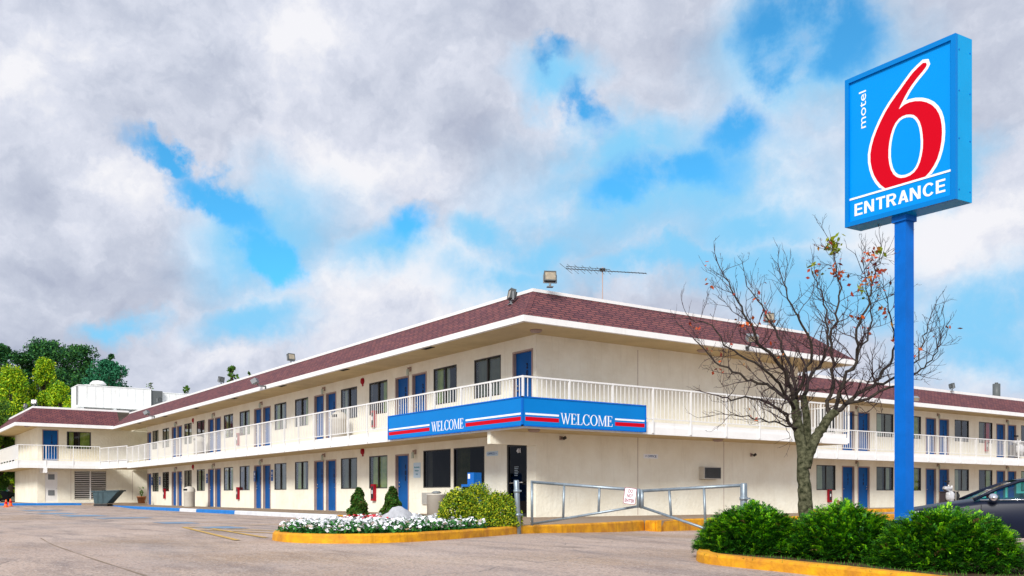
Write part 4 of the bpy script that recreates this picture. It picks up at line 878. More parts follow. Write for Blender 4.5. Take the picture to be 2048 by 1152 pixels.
def b_flood2(t):
    q = MB(); q.tube([(0, .14, .05), (0, -.10, .06), (0, -.22, .16)], .03, 8); q.box(-.06, .06, .13, .15, -.06, .08); q.build('arm', M['lamphouse'], t)
    q = MB(); m_ = Matrix.Translation((0, -.32, .26)) @ Matrix.Rotation(R_(28), 4, 'X'); q.box(-.17, .17, -.12, .12, -.09, .10, 0, m_); q.build('lamp_head', M['grey'], t)
    q = MB(); q.box(-.15, .15, -.122, -.12, -.075, .085, 0, m_); q.build('lens', M['lens'], t)
fixture(b_flood2, [('box floodlight on the eave above the middle of the left balcony', (-17.3, -1.70, 5.22), R_(-38)), ('box floodlight on the eave near the far end of the left balcony', (-35.6, -1.70, 5.22), R_(-38)),
                   ('box floodlight on the eave behind the bare tree branches', (1.70, 7.0, 5.22), R_(60)), ('box floodlight on the right wing eave beside the sign pole', (-5.3, 27.2, 5.15), R_(60))], 'eave_floodlight', 'floodlight', 'floodlights on the eaves')
def b_sconce(t):
    q = MB(); q.box(-.05, .05, -.03, 0, .12, .28); q.box(-.03, .03, -.12, -.03, .20, .26); q.build('bracket', M['frame_tan'], t)
    q = MB(); q.lathe([(.0, 0), (.045, .0), (.05, .03), (.05, .18), (.03, .22), (0, .22)], (0, -.12, -.02), 10); q.build('lamp_glass', M['sheer'], t)
OR = ['first', 'second', 'third', 'fourth', 'fifth', 'sixth', 'seventh']
it = []
for i, d in enumerate(doorsG[1:9:2]): it.append((f'wall lamp over the {OR[i]} pair of left ground floor doors counted from the office', (d-.62, -.002, 2.08), 0))
it.insert(0, ('wall lamp above the pale notice sign by door 101', (-6.98, -.002, 1.92), 0))
for i, d in enumerate(doorsU[1:11:2]): it.append((f'wall lamp over the {OR[i]} pair of left balcony doors counted from the corner', (d-.62, -.002, BF+2.08), 0))
for i, d in enumerate(dG[2:10:2]): it.append((f'wall lamp over the {OR[i]} pair of ground doors seen along the right wing', (RX+.002, d+.64, 2.08), HP)); it.append((f'wall lamp over the {OR[i]} pair of upper doors seen along the right wing', (RX+.002, d+.64, BF+2.08), HP))
fixture(b_sconce, it, 'wall_lamp', 'wall lamp', 'wall lamps between the doors')
def b_bell(t):
    q = MB(); q.lathe([(0, 0), (.13, 0), (.13, .02), (.11, .06), (.05, .08), (0, .085)], (0, 0, 0), 18); q.v = [(x, -z, y) for x, y, z in q.v]; q.build('bell_dome', M['red'], t)
    q = MB(); q.box(-.05, .05, -.02, .001, -.19, -.12); q.build('junction_box', M['red'], t)
fixture(b_bell, [('red fire bell above the balcony near the trash can', (-11.10, -.002, 4.98), 0), ('red fire bell on the ground floor wall above the conifers', (-11.10, -.002, 2.30), 0),
                 ('red fire bell above the far end of the balcony', (-33.2, -.002, 4.95), 0), ('red fire bell on the ground floor wall above the beige bin', (-33.2, -.002, 2.28), 0)], 'fire_bell', 'fire bell', 'fire bells')
def b_ext(t):
    q = MB(); q.box(-.125, .125, -.11, 0, 0, .62); q.build('cabinet_box', M['red'], t)
    q = MB(); q.box(-.09, .09, -.114, -.111, .08, .54); q.build('cabinet_window', M['black'], t)
    q = MB(); q.box(-.035, .035, -.118, -.1145, .26, .40); q.build('extinguisher_decal', M['sign_white'], t)
EX = [('red extinguisher cabinet on the ground wall between the two conifers', (-10.1, -.002, .42), 0), ('red extinguisher cabinet on the left balcony above the conifers', (-10.1, -.002, BF+.42), 0),
      ('red extinguisher cabinet mid way along the ground floor left wall', (-25.3, -.002, .42), 0), ('red extinguisher cabinet near the far end of the left ground floor', (-39.2, -.002, .42), 0),
      ('red extinguisher cabinet mid way along the left balcony', (-25.3, -.002, BF+.42), 0), ('red extinguisher cabinet on the right wing wall beside the tree trunk', (RX+.002, 22.9, .30), HP),
      ('red extinguisher cabinet on the right wing balcony at the far right', (RX+.002, 37.4, BF+.42), HP), ('red extinguisher cabinet behind the dark car roof', (RX+.002, 37.6, .45), HP), ('red extinguisher cabinet under the end of the front balcony', (RX+.002, 22.3, BF+.5), HP)]
fixture(b_ext, EX, 'extinguisher_cabinet', 'fire cabinet', 'fire extinguisher cabinets')
def b_plq(t):
    q = MB(); q.box(-.13, .13, -.015, 0, 0, .52); q.build('plate', M['hc'], t)
    q = MB(); q.box(-.03, .06, -.019, -.0155, .30, .42); q.tube([(-.02, -.018, .2), (.05, -.018, .2)], .02, 6); q.build('symbol', M['sign_white'], t)
fixture(b_plq, [('blue plaque right of the second pair of ground floor doors', (-20.66, -.002, 1.3), 0), ('blue plaque left of the second pair of ground floor doors', (-23.0, -.002, 1.3), 0),
                ('blue plaque right of the third pair of ground floor doors', (-30.6, -.002, 1.3), 0), ('blue plaque beside the beige bin on the far ground floor', (-35.6, -.002, 1.3), 0), ('blue plaque between the two farthest ground floor windows', (-40.5, -.002, 1.3), 0), ('blue plaque right of the last ground floor door', (-42.45, -.002, 1.3), 0)], 'wall_plaque', 'plaque', 'blue wall plaques')
def b_cl(t):
    q = MB(); q.lathe([(0, 0), (.17, 0), (.17, -.03), (.12, -.07), (0, -.08)], (0, 0, 0), 18); q.build('lamp_dome', M['frame_tan'], t)
fixture(b_cl, [('round ceiling light under the roof corner above the top door', (.55, -.4, EB+.029), 0), ('round ceiling light under the right eave before the tree', (.7, 6.0, EB+.029), 0), ('round ceiling light under the balcony corner by the sign', (1.0, -.8, SB+.003), 0), ('round ceiling light under the right balcony', (.8, 6.6, SB+.003), 0), ('round ceiling light under the left wing eave', (-47.6, -6.7, 5.219), 0)], 'ceiling_light', 'ceiling light', 'ceiling lights')
# camera-like lamp on blank wall
def b_cam(t):
    q = MB(); q.tube([(0, 0, 0), (0, -.12, 0)], .02, 8); q.tube([(-.02, -.12, -.03), (.06, -.16, .02)], .045, 10); q.build('lamp_body', M['bronze'], t)
    q = MB(); q.box(-.06, .06, -.012, .0, -.06, .06); q.build('base_plate', M['frame_tan'], t)
fixture(b_cam, [('small dark spot lamp on the right wall near the glass door', (.002, .9, 2.28), HP), ('small tan spot lamp on the right wall above the vent unit', (.002, 9.1, 2.0), HP)], 'wall_spot', 'spot lamp', 'wall spot lamps')
# window air conditioner in blank wall
ac = thing('air_conditioner', 'boxy air conditioner sticking out of the blank right wall', 'air conditioner', (0, 6.98, 1.14), HP)
q = MB(); q.box(-.40, .40, -.22, .12, .01, .41); q.build('case', M['tank'], ac)
q = MB(); q.box(-.36, .36, -.235, -.2205, .04, .38)
q.build('grille_back', M['dark'], ac); q = MB()
for k in range(17): q.box(-.36+k*.045, -.352+k*.045, -.242, -.2355, .04, .38)
q.box(-.005, .005, -.245, -.243, .04, .38); q.build('grille', M['grey'], ac)
def b_ptac(t):
    q = MB(); q.box(-.53, .53, -.05, 0, 0, .40); q.build('case', M['tank'], t); q = MB()
    for k in range(14): q.box(-.50, .50, -.056, -.0505, .03+k*.026, .038+k*.026)
    q.build('grille', M['grey'], t)
fixture(b_ptac, [('louvred through-wall heater unit under the left office window', (-5.95, -.002, .32), 0), ('louvred through-wall heater unit under the right office window', (-3.6, -.002, .32), 0)], 'heater_unit', 'heater unit', 'through wall heater units')
# bins
def b_bin(t):
    q = MB(); q.lathe([(.0, 0), (.27, 0), (.29, .04), (.29, .78), (.31, .80), (.31, .84)], (0, 0, 0), 22); q.build('drum', M['tank'], t)
    q = MB(); q.lathe([(.31, .841), (.30, .95), (.22, 1.06), (.08, 1.11), (0, 1.115)], (0, 0, 0), 22); q.build('dome_lid', M['tank'], t)
    q = MB(); q.box(-.12, .12, -.315, -.25, .88, .98); q.build('flap', M['dark'], t)
fixture(b_bin, [('beige domed trash bin on the far ground floor walkway', (-29.6, -1.25, 0), R_(30)), ('beige domed trash bin upstairs on the balcony left of the sign', (-11.9, -.62, BF), R_(30)), ('beige domed trash bin upstairs near the far balcony end', (-30.2, -.55, BF), R_(30))], 'trash_bin', 'trash bin', 'domed trash bins')
ab = thing('ash_drum', 'pale open drum bin behind the golden bush under the office window', 'trash bin', (-3.35, -1.3, 0)); q = MB(); q.lathe([(0, 0), (.29, 0), (.29, .62), (.31, .63), (.31, .67), (.27, .67), (.27, .5), (0, .5)], (0, 0, 0), 24); q.build('drum', M['tank'], ab)
q = MB(); q.lathe([(.1, .675), (.16, .70), (.1, .75), (0, .76)], (0, 0, 0), 16); q.build('lid', M['grey'], ab)
# newspaper box
nb = thing('newspaper_box', 'blue newspaper box standing outside the office window', 'newspaper box', (-2.15, -.75, 0), R_(8))
q = MB(); q.box(-.24, .24, -.2, .2, .0, .10); q.box(-.04, .04, -.04, .04, .10, .5); q.box(-.27, .27, -.22, .22, .45, .95); q.build('box_body', M['news'], nb)
q = MB(); q.box(-.13, .16, -.10, .2, .95, 1.30); q.build('coin_head', M['news'], nb); q = MB(); q.box(-.10, -.01, -.108, -.101, 1.12, 1.26); q.build('card', M['sign_white'], nb); q = MB(); q.box(-.22, .22, -.228, -.221, .55, .88); q.build('door_window', M['glass_dark'], nb)
# dumpster
dc = cr(-24.95, 57.5, 0); dmp = thing('tilt_hopper', 'dark teal self dumping hopper parked by the left wing kerb', 'dumpster', (dc.x, dc.y, gz(dc.x, dc.y)), math.atan2(RT.y, RT.x)); dmp.scale = (.86, .86, .95)
prof = [(-.95, 1.0), (1.0, 1.06), (.95, 1.0), (.12, .16), (-.80, .14)]
q = MB(); q.prism([(-.92, .98), (.98, 1.04), (.10, .16), (-.78, .14)], lambda p: (p[0], -.55, p[1]), lambda p: (p[0], .55, p[1])); q.build('hopper_body', M['dumpster'], dmp)
q = MB(); q.box(-.96, 1.04, -.59, -.55, .93, 1.0, 0, Matrix.Rotation(-.03, 4, 'Y')); q.box(-.96, 1.04, .55, .59, .93, 1.0, 0, Matrix.Rotation(-.03, 4, 'Y')); q.box(-.97, -.92, -.58, .58, .92, .99); q.build('rim', M['dumpster'], dmp)
q = MB(); q.box(-.85, .1, -.5, -.4, .0, .13); q.box(-.85, .1, .4, .5, 0, .13); q.build('skid_base', M['black'], dmp)
q = MB()
for x in (-.55, -.2): q.box(x, x+.04, -.58, -.551, .2, .95)
q.build('rib', M['dumpster'], dmp)
def b_cone(t):
    q = MB(); q.box(-.15, .15, -.15, .15, 0, .02); q.lathe([(.115, .02), (.03, .44), (.0, .45)], (0, 0, 0), 16); q.build('cone_body', M['cone'], t)
    q = MB(); q.lathe([(.083, .20), (.06, .31)], (0, 0, 0), 16); q.build('band', M['sign_red'], t)
c1 = cr((12-1024)/FPX*53, 53, 0); c2_ = cr((21-1024)/FPX*54.5, 54.5, 0)
fixture(b_cone, [('orange traffic cone nearer to the left picture edge', (c1.x, c1.y, gz(c1.x, c1.y)), 0), ('orange traffic cone slightly farther, right of the other cone', (c2_.x, c2_.y, gz(c2_.x, c2_.y)+.02), .4)], 'traffic_cone', 'traffic cone', 'orange traffic cones')
# planter in the breezeway corner
pc = cr((283-1024)/FPX*60, 60, .115); pl = thing('flower_pot', 'terracotta pot with a spindly plant in the breezeway corner', 'plant pot', (pc.x, pc.y, .115)); q = MB(); q.lathe([(0, 0), (.2, 0), (.27, .38), (.29, .38), (.29, .45), (.25, .45), (.24, .4), (0, .4)], (0, 0, 0), 18); q.build('pot', M['terra'], pl)
def leafq(mb, p, s, nrm=None, asp=1., mi=0):
    n = Vector((random.gauss(0, 1), random.gauss(0, 1), random.gauss(0, 1))).normalized() if nrm is None else nrm
    a = n.orthogonal().normalized(); ang = random.random()*6.28; a = Matrix.Rotation(ang, 3, n) @ a; b = n.cross(a)
    mb.add([p-a*s*asp, p-b*s*.55, p+a*s*asp, p+b*s*.55], [(0, 1, 2, 3)], mi)
q = MB()
for k in range(60): a = random.random()*6.28; z = random.random(); leafq(q, Vector((math.cos(a)*.22*z, math.sin(a)*.22*z, .45+z*.6)), .06)
q.build('foliage', M['mid'], pl, fix=False)
# antenna
an = cr((1205-1024)/FPX*33, 33, RTOP-.03); at_ = thing('tv_antenna', 'long yagi television antenna on a thin mast above the roof', 'antenna', (an.x, an.y, an.z), math.atan2(RT.y, RT.x)); hz = 8.62-an.z
q = MB(); q.tube([(0, 0, 0), (0, 0, hz+.1)], .018, 8); q.build('mast', M['frame_tan'], at_)
q = MB(); A_ = Vector((-1.27, .3, hz+.12)); B_ = Vector((1.48, -.5, hz-.24)); q.tube([A_, B_], .014, 6); q.tube([A_+Vector((0, 0, .0)), A_+Vector((0, 0, .09)), B_.lerp(A_, .45)+Vector((0, 0, .06))], .010, 5)
q.box(-.1, .1, -.03, .03, hz-.05, hz+.06); q.build('boom', M['black'], at_)
q = MB()
for k in range(24):
    f = k/23; p = A_.lerp(B_, f); L = .95-.62*f if k % 2 == 0 and f < .55 else (.42-.28*f); 
    if f > .6: L = .14
    dv = Vector((.29, .95, .04)).normalized()*L; q.tube([p-dv, p+dv], .008, 4)
q.build('elements', M['lamphouse'], at_)
# roof top unit
def b_rtu(t, w, d, h):
    q = MB(); q.box(-w/2, w/2, -d/2, d/2, .35, .35+h); n = int(w/.5)
    for k in range(n+1): q.box(-w/2+k*w/n-.012, -w/2+k*w/n+.012, -d/2-.02, -d/2-.001, .36, .34+h)
    q.box(-w/2-.03, w/2+.03, -d/2-.04, d/2+.04, .351+h, .40+h); q.build('casing', M['rtu'], t)
    q = MB()
    for x in (-w/2+.3, 0, w/2-.3): q.box(x-.1, x+.1, -d/2+.1, d/2-.1, 0, .349)
    q.build('curb_frame', M['rtu'], t)
    q = MB(); q.box(-w/2-.031, -w/2-.003, -d/2+.2, -d/2+.5, .5, .3+h); q.build('access_gap', M['black'], t)
r1 = thing('rooftop_unit', 'large white rooftop air handler on the left wing', 'rooftop unit', (-51.0, -.75, 6.52), HP); b_rtu(r1, 4.9, 2.6, 1.5)
q = MB(); q.lathe([(.28, 0), (.28, .18), (.55, .2), (.55, .28), (.35, .46), (0, .52)], (-.9, 0, 1.90), 24); q.build('exhaust_cap', M['white'], r1)
q = MB(); q.lathe([(.25, 0), (.25, .06), (.4, .08), (.3, .18), (0, .2)], (-1.5, .3, 1.90), 20); q.build('small_cap', M['white'], r1)
q = MB(); q.box(2.46, 3.3, -1.2, 1.0, .3, 1.8); q.build('coil_section', M['lamphouse'], r1)
r2 = thing('rooftop_unit', 'smaller white rooftop unit right of the dark coil section', 'rooftop unit', (-51.3, 4.6, 6.52), HP); b_rtu(r2, 4.0, 2.4, 1.35)
ch = thing('vent_pipe', 'dark chimney pipe on the right wing roof', 'chimney', (-8.5, 41.5, RTOP-.07)); q = MB(); q.tube([(0, 0, 0), (0, 0, 1.25)], .22, 14); q.build('flue', M['lamphouse'], ch); q = MB(); q.tube([(0, 0, 1.25), (0, 0, 1.33)], .10, 10); q.build('cap', M['lamphouse'], ch)
# cleaning carts
def b_cart(t):
    q = MB(); q.box(-.55, .55, -.25, .25, .18, .22); q.box(-.5, .1, -.24, .24, .23, .80); q.box(-.55, .55, -.26, .26, .80, .84)
    for x in (-.5, .5):
        for y in (-.2, .2): q.tube([(x, y-.02, .07), (x, y+.02, .07)], .07, 10); q.tube([(x, y, .1), (x, y, .18)], .015, 6)
    q.build('cart_frame', M['cartbody'], t)
    def bagm(c, rx, ry, rz_, seed):
        bm = bmesh.new(); bmesh.ops.create_icosphere(bm, subdivisions=3, radius=1); rnd = random.Random(seed)
        ph = [rnd.uniform(0, 6) for _ in range(6)]
        for v in bm.verts:
            n = v.co.copy(); k = 1+.08*math.sin(5*n.x+ph[0])+.07*math.sin(7*n.y+ph[1])+.07*math.sin(9*n.z+ph[2])+.05*math.sin(14*n.x*n.z+ph[3])
            if n.z > .5: k *= 1-.5*(n.z-.5)
            v.co = Vector((n.x*rx*k+c[0], n.y*ry*k+c[1], n.z*rz_*k+c[2]))
        me = bpy.data.meshes.new('bag'); bm.to_mesh(me); bm.free(); me.polygons.foreach_set('use_smooth', [True]*len(me.polygons)); return me
    a = bagm((-.38, -.28, .58), .26, .22, .36, 1); a.materials.append(M['bag']); link('trash_bag', a, t)
    a = bagm((.55, -.05, .55), .17, .2, .33, 2); a.materials.append(M['black']); link('dark_bag', a, t)
    a = bagm((-.15, 0, 1.0), .33, .22, .16, 3); a.materials.append(M['bag']); link('linen_pile', a, t)
    q = MB(); q.tube([(.25, 0, .85), (.27, 0, 1.15)], .035, 8); q.tube([(.35, .1, .85), (.35, .1, 1.1)], .03, 8); q.tube([(.15, .1, .85), (.13, .1, 1.2)], .03, 8); q.build('spray_bottle', M['sign_white'], t)
    q = MB(); q.tube([(.0, .1, .85), (.05, .1, 1.35)], .012, 6); q.box(-.18, .15, .05, .15, 1.33, 1.42); q.build('broom', M['black'], t)
    q = MB(); q.box(-.02, .03, -.262, -.25, .3, .75); q.box(.2, .24, -.262, -.25, .35, .9); q.build('cloths', M['tank'], t)
fixture(b_cart, [('loaded cleaning cart by the ground doors left of the dark car', (-6.1, 32.0, 0), HP), ('loaded cleaning cart with bags upstairs behind the railing at right', (-6.45, 40.0, BF), HP)], 'cleaning_cart', 'cleaning cart', 'cleaning carts')

# ================================================================== vegetation
def sprays(mb, base, out, n, L, w, spread=.6, mi=0):
    for _ in range(n):
        d = (out+Vector((random.gauss(0, spread), random.gauss(0, spread), random.gauss(0, spread*.6)))).normalized(); s = d.orthogonal().normalized(); s = Matrix.Rotation(random.random()*6.28, 3, d) @ s
        l = L*random.uniform(.5, 1.1); mb.add([base, base+d*l*.5+s*w, base+d*l, base+d*l*.5-s*w], [(0, 1, 2, 3)], mi)
def juniper(label, c, rx, ry, h, seed, n=5600):
    random.seed(seed); zg = izt(c[0], c[1])-.02; t = thing('juniper_bush', label, 'juniper bush', (c[0], c[1], zg), math.atan2(RT.y, RT.x), 'junipers on the entrance island'); q = MB()
    lob = [(random.uniform(-.75, .75)*rx, random.uniform(-.7, .7)*ry, random.uniform(.45, 1.0)) for _ in range(26)]+[(0, 0, 1.0)]
    def hh(x, y):
        e = max(0, 1-(x/rx)**2-(y/ry)**2)**.5; b = 0
        for lx, ly, lh in lob: d2 = ((x-lx)/.20)**2+((y-ly)/.20)**2; b = max(b, lh*math.exp(-d2*.8))
        return h*(.80*e**1.1+.28*b*min(1, e*2.0+.05))
    for _ in range(n):
        a = random.random()*6.28; r = math.sqrt(random.random()); x = rx*r*math.cos(a); y = ry*r*math.sin(a); top = hh(x, y); f = random.random()**.55
        z = max(.03, top*f)
        o = Vector((x/rx, y/ry, .26 if f > .7 else .02)); o = o.normalized() if o.length > .15 else Vector((random.gauss(0, 1), random.gauss(0, 1), .4)).normalized()
        o = (o+Vector((random.gauss(0, .45), random.gauss(0, .45), random.gauss(.04, .19)))).normalized(); sd = o.cross(Vector((0, 0, 1))).normalized(); up = sd.cross(o)
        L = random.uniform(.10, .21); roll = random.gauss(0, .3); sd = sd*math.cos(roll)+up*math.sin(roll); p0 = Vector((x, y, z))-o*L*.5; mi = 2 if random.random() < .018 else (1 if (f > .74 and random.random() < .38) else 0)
        nb = 9
        for k in range(nb):      # flat feathery fan: blades alternating both sides of a drooping-tipped shoot
            c_ = p0+o*L*k/nb+Vector((0, 0, .02*math.sin(k/nb*3)))
            for sg in (-1, 1):
                d = (o*.75+sd*sg*random.uniform(.5, .9)+up*random.gauss(.12, .15)).normalized(); l = L*.36*(1-.55*k/nb)*random.uniform(.7, 1.2); w_ = d.cross(up).normalized()*.0075
                q.add([c_, c_+d*l*.55+w_, c_+d*l, c_+d*l*.55-w_], [(0, 1, 2, 3)], mi)
        q.add([p0+o*L*.85-sd*.006, p0+o*L*1.12, p0+o*L*.85+sd*.006], [(0, 1, 2)], mi)
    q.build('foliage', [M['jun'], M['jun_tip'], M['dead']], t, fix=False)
    s = MB()
    for k in range(14):
        a = k/14*6.28+random.random()*.4; e = Vector((math.cos(a)*rx*.6, math.sin(a)*ry*.6, h*.45)); s.tube([(0, 0, .02), e*.4+Vector((0, 0, .04)), e], [.02, .014, .006], 5)
    s.build('stems', M['bark2'], t); return t
j1 = cr(3.32, 12.75, 0); j2 = cr(4.28, 11.95, 0); j3 = cr(5.02, 10.75, 0)
juniper('dark green juniper bush at the left end of the yellow kerbed island', (j1.x, j1.y), .78, .80, .61, 11)
juniper('green juniper bush between trunk and sign pole, middle of the three', (j2.x, j2.y), .76, .80, .67, 12)
juniper('bright green juniper bush in front of the dark car, nearest the camera', (j3.x, j3.y), .82, .78, .66, 13)
def bush(label, name, c, zg, rx, ry, h, m, seed, n, ls, cat, shape='mound', twig=True, asp=1.):
    random.seed(seed); t = thing(name, label, cat, (c[0], c[1], zg)); q = MB()
    for _ in range(n):
        a = random.random()*6.28; 
        if shape == 'cone':
            z = random.random()**1.25; R0 = rx*(1-z)**.62*(1+.16*math.sin(a*3+z*9+seed)+.12*math.sin(a*7-z*17))*(.86+.2*math.sin(z*14+a))+.02; r = R0*random.uniform(.55, 1.05)**.5; p = Vector((r*math.cos(a), r*math.sin(a), z*h+.04)); o = Vector((math.cos(a), math.sin(a), 1.2)).normalized(); leafq(q, p, ls, (o+Vector((random.gauss(0, .7), random.gauss(0, .7), random.gauss(0, .5)))).normalized(), asp)
        else:
            el = math.asin(random.random()); k = random.uniform(.5, 1.0)**.4*(1+.13*math.sin(3*a+seed)*math.cos(el)+.08*math.sin(7*a+el*5)); p = Vector((rx*k*math.cos(a)*math.cos(el), ry*k*math.sin(a)*math.cos(el), h*k*math.sin(el)+.03)); leafq(q, p, ls*random.uniform(.6, 1.2))
    if shape != 'cone':
        for _ in range(46):     # shoots sticking out
            a = random.random()*6.28; r = random.random()**.5*.85; b0 = Vector((rx*r*math.cos(a), ry*r*math.sin(a), h*math.sqrt(max(0, 1-r*r))*.95)); L = random.uniform(.05, .20)
            for k in range(8): leafq(q, b0+Vector((random.gauss(0, .010), random.gauss(0, .010), L*k/8)), ls*.75)
    q.build('foliage', m, t, fix=False); s = MB()
    for k in range(7): a = k*.9; s.tube([(0, 0, 0), (math.cos(a)*rx*.3, math.sin(a)*ry*.3, h*.5)], [.02, .008], 5)
    if shape == 'cone': s = MB(); s.tube([(0, 0, 0), (0, 0, h*.8)], [.03, .01], 6)
    s.build('stems', M['bark2'], t); return t
p = cr((717-1024)/FPX*23.6, 23.6, 0); bush('dwarf conifer at the left, browning on its right side', 'dwarf_conifer', (p.x, p.y), -.03, .30, .30, .80, M['cone_green'], 3, 4200, .042, 'conifer', 'cone')
p = cr((784-1024)/FPX*22.6, 22.6, 0); bush('greener dwarf conifer directly behind the boulder', 'dwarf_conifer', (p.x, p.y), -.03, .29, .29, .82, M['cone_green'], 4, 4200, .042, 'conifer', 'cone')
p = cr((917-1024)/FPX*19.6, 19.6, 0); bush('golden green bush with upright shoots beside the boulder', 'golden_bush', (p.x, p.y), -.03, .52, .48, .74, M['gold'], 5, 8500, .027, 'bush')
p = cr((997-1024)/FPX*18.9, 18.9, 0); bush('golden leaved bush right against the leaning gate post', 'golden_bush', (p.x, p.y), -.03, .46, .44, .66, M['gold'], 6, 7500, .027, 'bush')
p = cr((955-1024)/FPX*20.2, 20.2, 0); bush('golden bush at the back between the two front golden bushes', 'golden_bush', (p.x, p.y), -.03, .50, .42, .86, M['gold'], 7, 6000, .027, 'bush')
# boulder
bm = bmesh.new(); bmesh.ops.create_icosphere(bm, subdivisions=4, radius=1); rk = random.Random(5)
for v_ in bm.verts:
    n = v_.co.copy(); k = 1+.10*math.sin(3*n.x+1)+.07*math.sin(5*n.y+2)+.05*math.sin(8*n.z+n.x*4)+.03*math.sin(17*n.x+9*n.y); v_.co = Vector((n.x*.42*k, n.y*.32*k, n.z*.37*k)); 
    if n.x > 0: v_.co.z *= 1-.25*n.x
me = bpy.data.meshes.new('boulder'); bm.to_mesh(me); bm.free(); me.materials.append(M['rock']); me.polygons.foreach_set('use_smooth', [True]*len(me.polygons))
p = cr((796-1024)/FPX*18.2, 18.2, -.03); bo = tag(link('boulder', me, None, p, math.atan2(RT.y, RT.x)), 'pale grey boulder sitting among the white flowers', 'boulder')
# flowers
random.seed(21)
def inpoly(x, y, P):
    c = False; j = len(P)-1
    for i in range(len(P)):
        if (P[i][1] > y) != (P[j][1] > y) and x < (P[j][0]-P[i][0])*(y-P[i][1])/(P[j][1]-P[i][1])+P[i][0]: c = not c
        j = i
    return c
lf = MB(); pt = MB(); rd = MB(); Pb = [(x, y) for x, y in bed]; cnt = 0
def flower(mb, p, s):
    tl = Matrix.Rotation(random.uniform(.1, 1.1), 3, Vector((random.gauss(0, 1), random.gauss(0, 1), 0)).normalized())
    for k in range(5):
        a = k*1.257; d = tl @ Vector((math.cos(a), math.sin(a), .12)); sd = tl @ Vector((-math.sin(a), math.cos(a), 0))
        mb.add([p, p+d*s*.6+sd*s*.42, p+d*s, p+d*s*.6-sd*s*.42], [(0, 1, 2, 3)])
tries = 0
def plan(x, y): d = Vector((x-CAM.x, y-CAM.y, 0)); Z = d.dot(FW); return 1024+FPX*d.dot(RT)/Z, Z
while cnt < 620 and tries < 30000:
    tries += 1; x = random.uniform(1.0, 7.9); y = random.uniform(-10, -4.2)
    if not inpoly(x, y, Pb): continue
    if not inpoly(x-.16, y+.1, Pb) or not inpoly(x-.1, y-.0, Pb) or not inpoly(x+.2, y, Pb) or not inpoly(x, y-.16, Pb): continue
    u, Z = plan(x, y)
    if u > 985 or (u > 870 and Z > 17.8) or Z > 20.5: continue
    if (Vector((x, y))-Vector((p.x, p.y))).length < .36: continue
    cnt += 1; h = random.uniform(.13, .22)
    for _ in range(26):
        a = random.random()*6.28; r = random.random()**.5*.13; z = random.random(); leafq(lf, Vector((x+r*math.cos(a), y+r*math.sin(a), -.03+h*z)), .036)
    red = (u > 695 and u < 775 and 17.6 < Z < 20 and random.random() < .75)
    for _ in range(5 if not red else 6):
        a = random.random()*6.28; r = random.random()**.5*.14; pp = Vector((x+r*math.cos(a), y+r*math.sin(a), -.02+h*random.uniform(.45, 1.15))); flower(rd if red else pt, pp, random.uniform(.030, .046))
fb_ = link('flower_bed', None); tag(fb_, kind='stuff')
bpy.data.objects.remove(fb_)
for mb_, nm, m_ in ((lf, 'flower_leaves', 'flower_leaf'), (pt, 'white_flowers', 'petal'), (rd, 'red_flowers', 'petal_red')):
    o = mb_.build(nm, M[m_], fix=False); tag(o, {'flower_leaves': 'low green foliage filling the kerbed flower bed', 'white_flowers': 'white blossoms massed over the kerbed flower bed', 'red_flowers': 'patch of red blossoms left of the boulder'}[nm], 'flowers', kind='stuff')
# grass on the island edge
gr = MB()
random.seed(9)
for _ in range(9000):
    x = random.uniform(12, 19); y = random.uniform(-7.2, 0)
    if not inpoly(x, y, isl+[(20.2, -2.4), (16, .8), (11, .6)]): continue
    z = izt(x, y)-.02; h = random.uniform(.02, .05); a = random.random()*6.28; w_ = .004; d = Vector((random.gauss(0, .4), random.gauss(0, .4), 1)).normalized()
    s = Vector((math.cos(a), math.sin(a), 0))*w_; b0 = Vector((x, y, z)); gr.add([b0-s, b0+s, b0+d*h], [(0, 1, 2)])
tag(gr.build('grass', M['grass'], fix=False), 'short grass on the entrance island', 'grass', kind='stuff')

# bare tree
random.seed(33)
TD = 16.0
TB = cr((1612-1024)/FPX*TD, TD, 0); tz = izt(TB.x, TB.y)-.03
tree = thing('bare_tree', 'nearly leafless mossy tree with a few red leaves in front of the motel', 'tree', (TB.x, TB.y, tz), math.atan2(RT.y, RT.x)); 
def tp_(u, v, dep=0):   # spot in the tree's own frame; dep = metres nearer (-) or farther (+)
    d = TD+dep; p = CAM+ray(u, v)*d; w_ = p-Vector(tree.location); return Vector((w_.dot(RT), w_.dot(FW), w_.z))
tw = MB(); lfm = MB(); lgm = MB()
def wob(pts, r0, r1, sub=4, jit=.02):
    P = []; 
    for i in range(len(pts)-1):
        for k in range(sub):
            f = k/sub; p0 = pts[max(i-1, 0)]; p1 = pts[i]; p2 = pts[i+1]; p3 = pts[min(i+2, len(pts)-1)]
            q = .5*((2*p1)+(-p0+p2)*f+(2*p0-5*p1+4*p2-p3)*f*f+(-p0+3*p1-3*p2+p3)*f**3)
            P.append(q+Vector([random.gauss(0, jit) for _ in range(3)])*(0 if i == 0 and k == 0 else 1))
    P.append(pts[-1]); n = len(P); return P, [r0+(r1-r0)*(i/(n-1))**.8 for i in range(n)]
tips = []
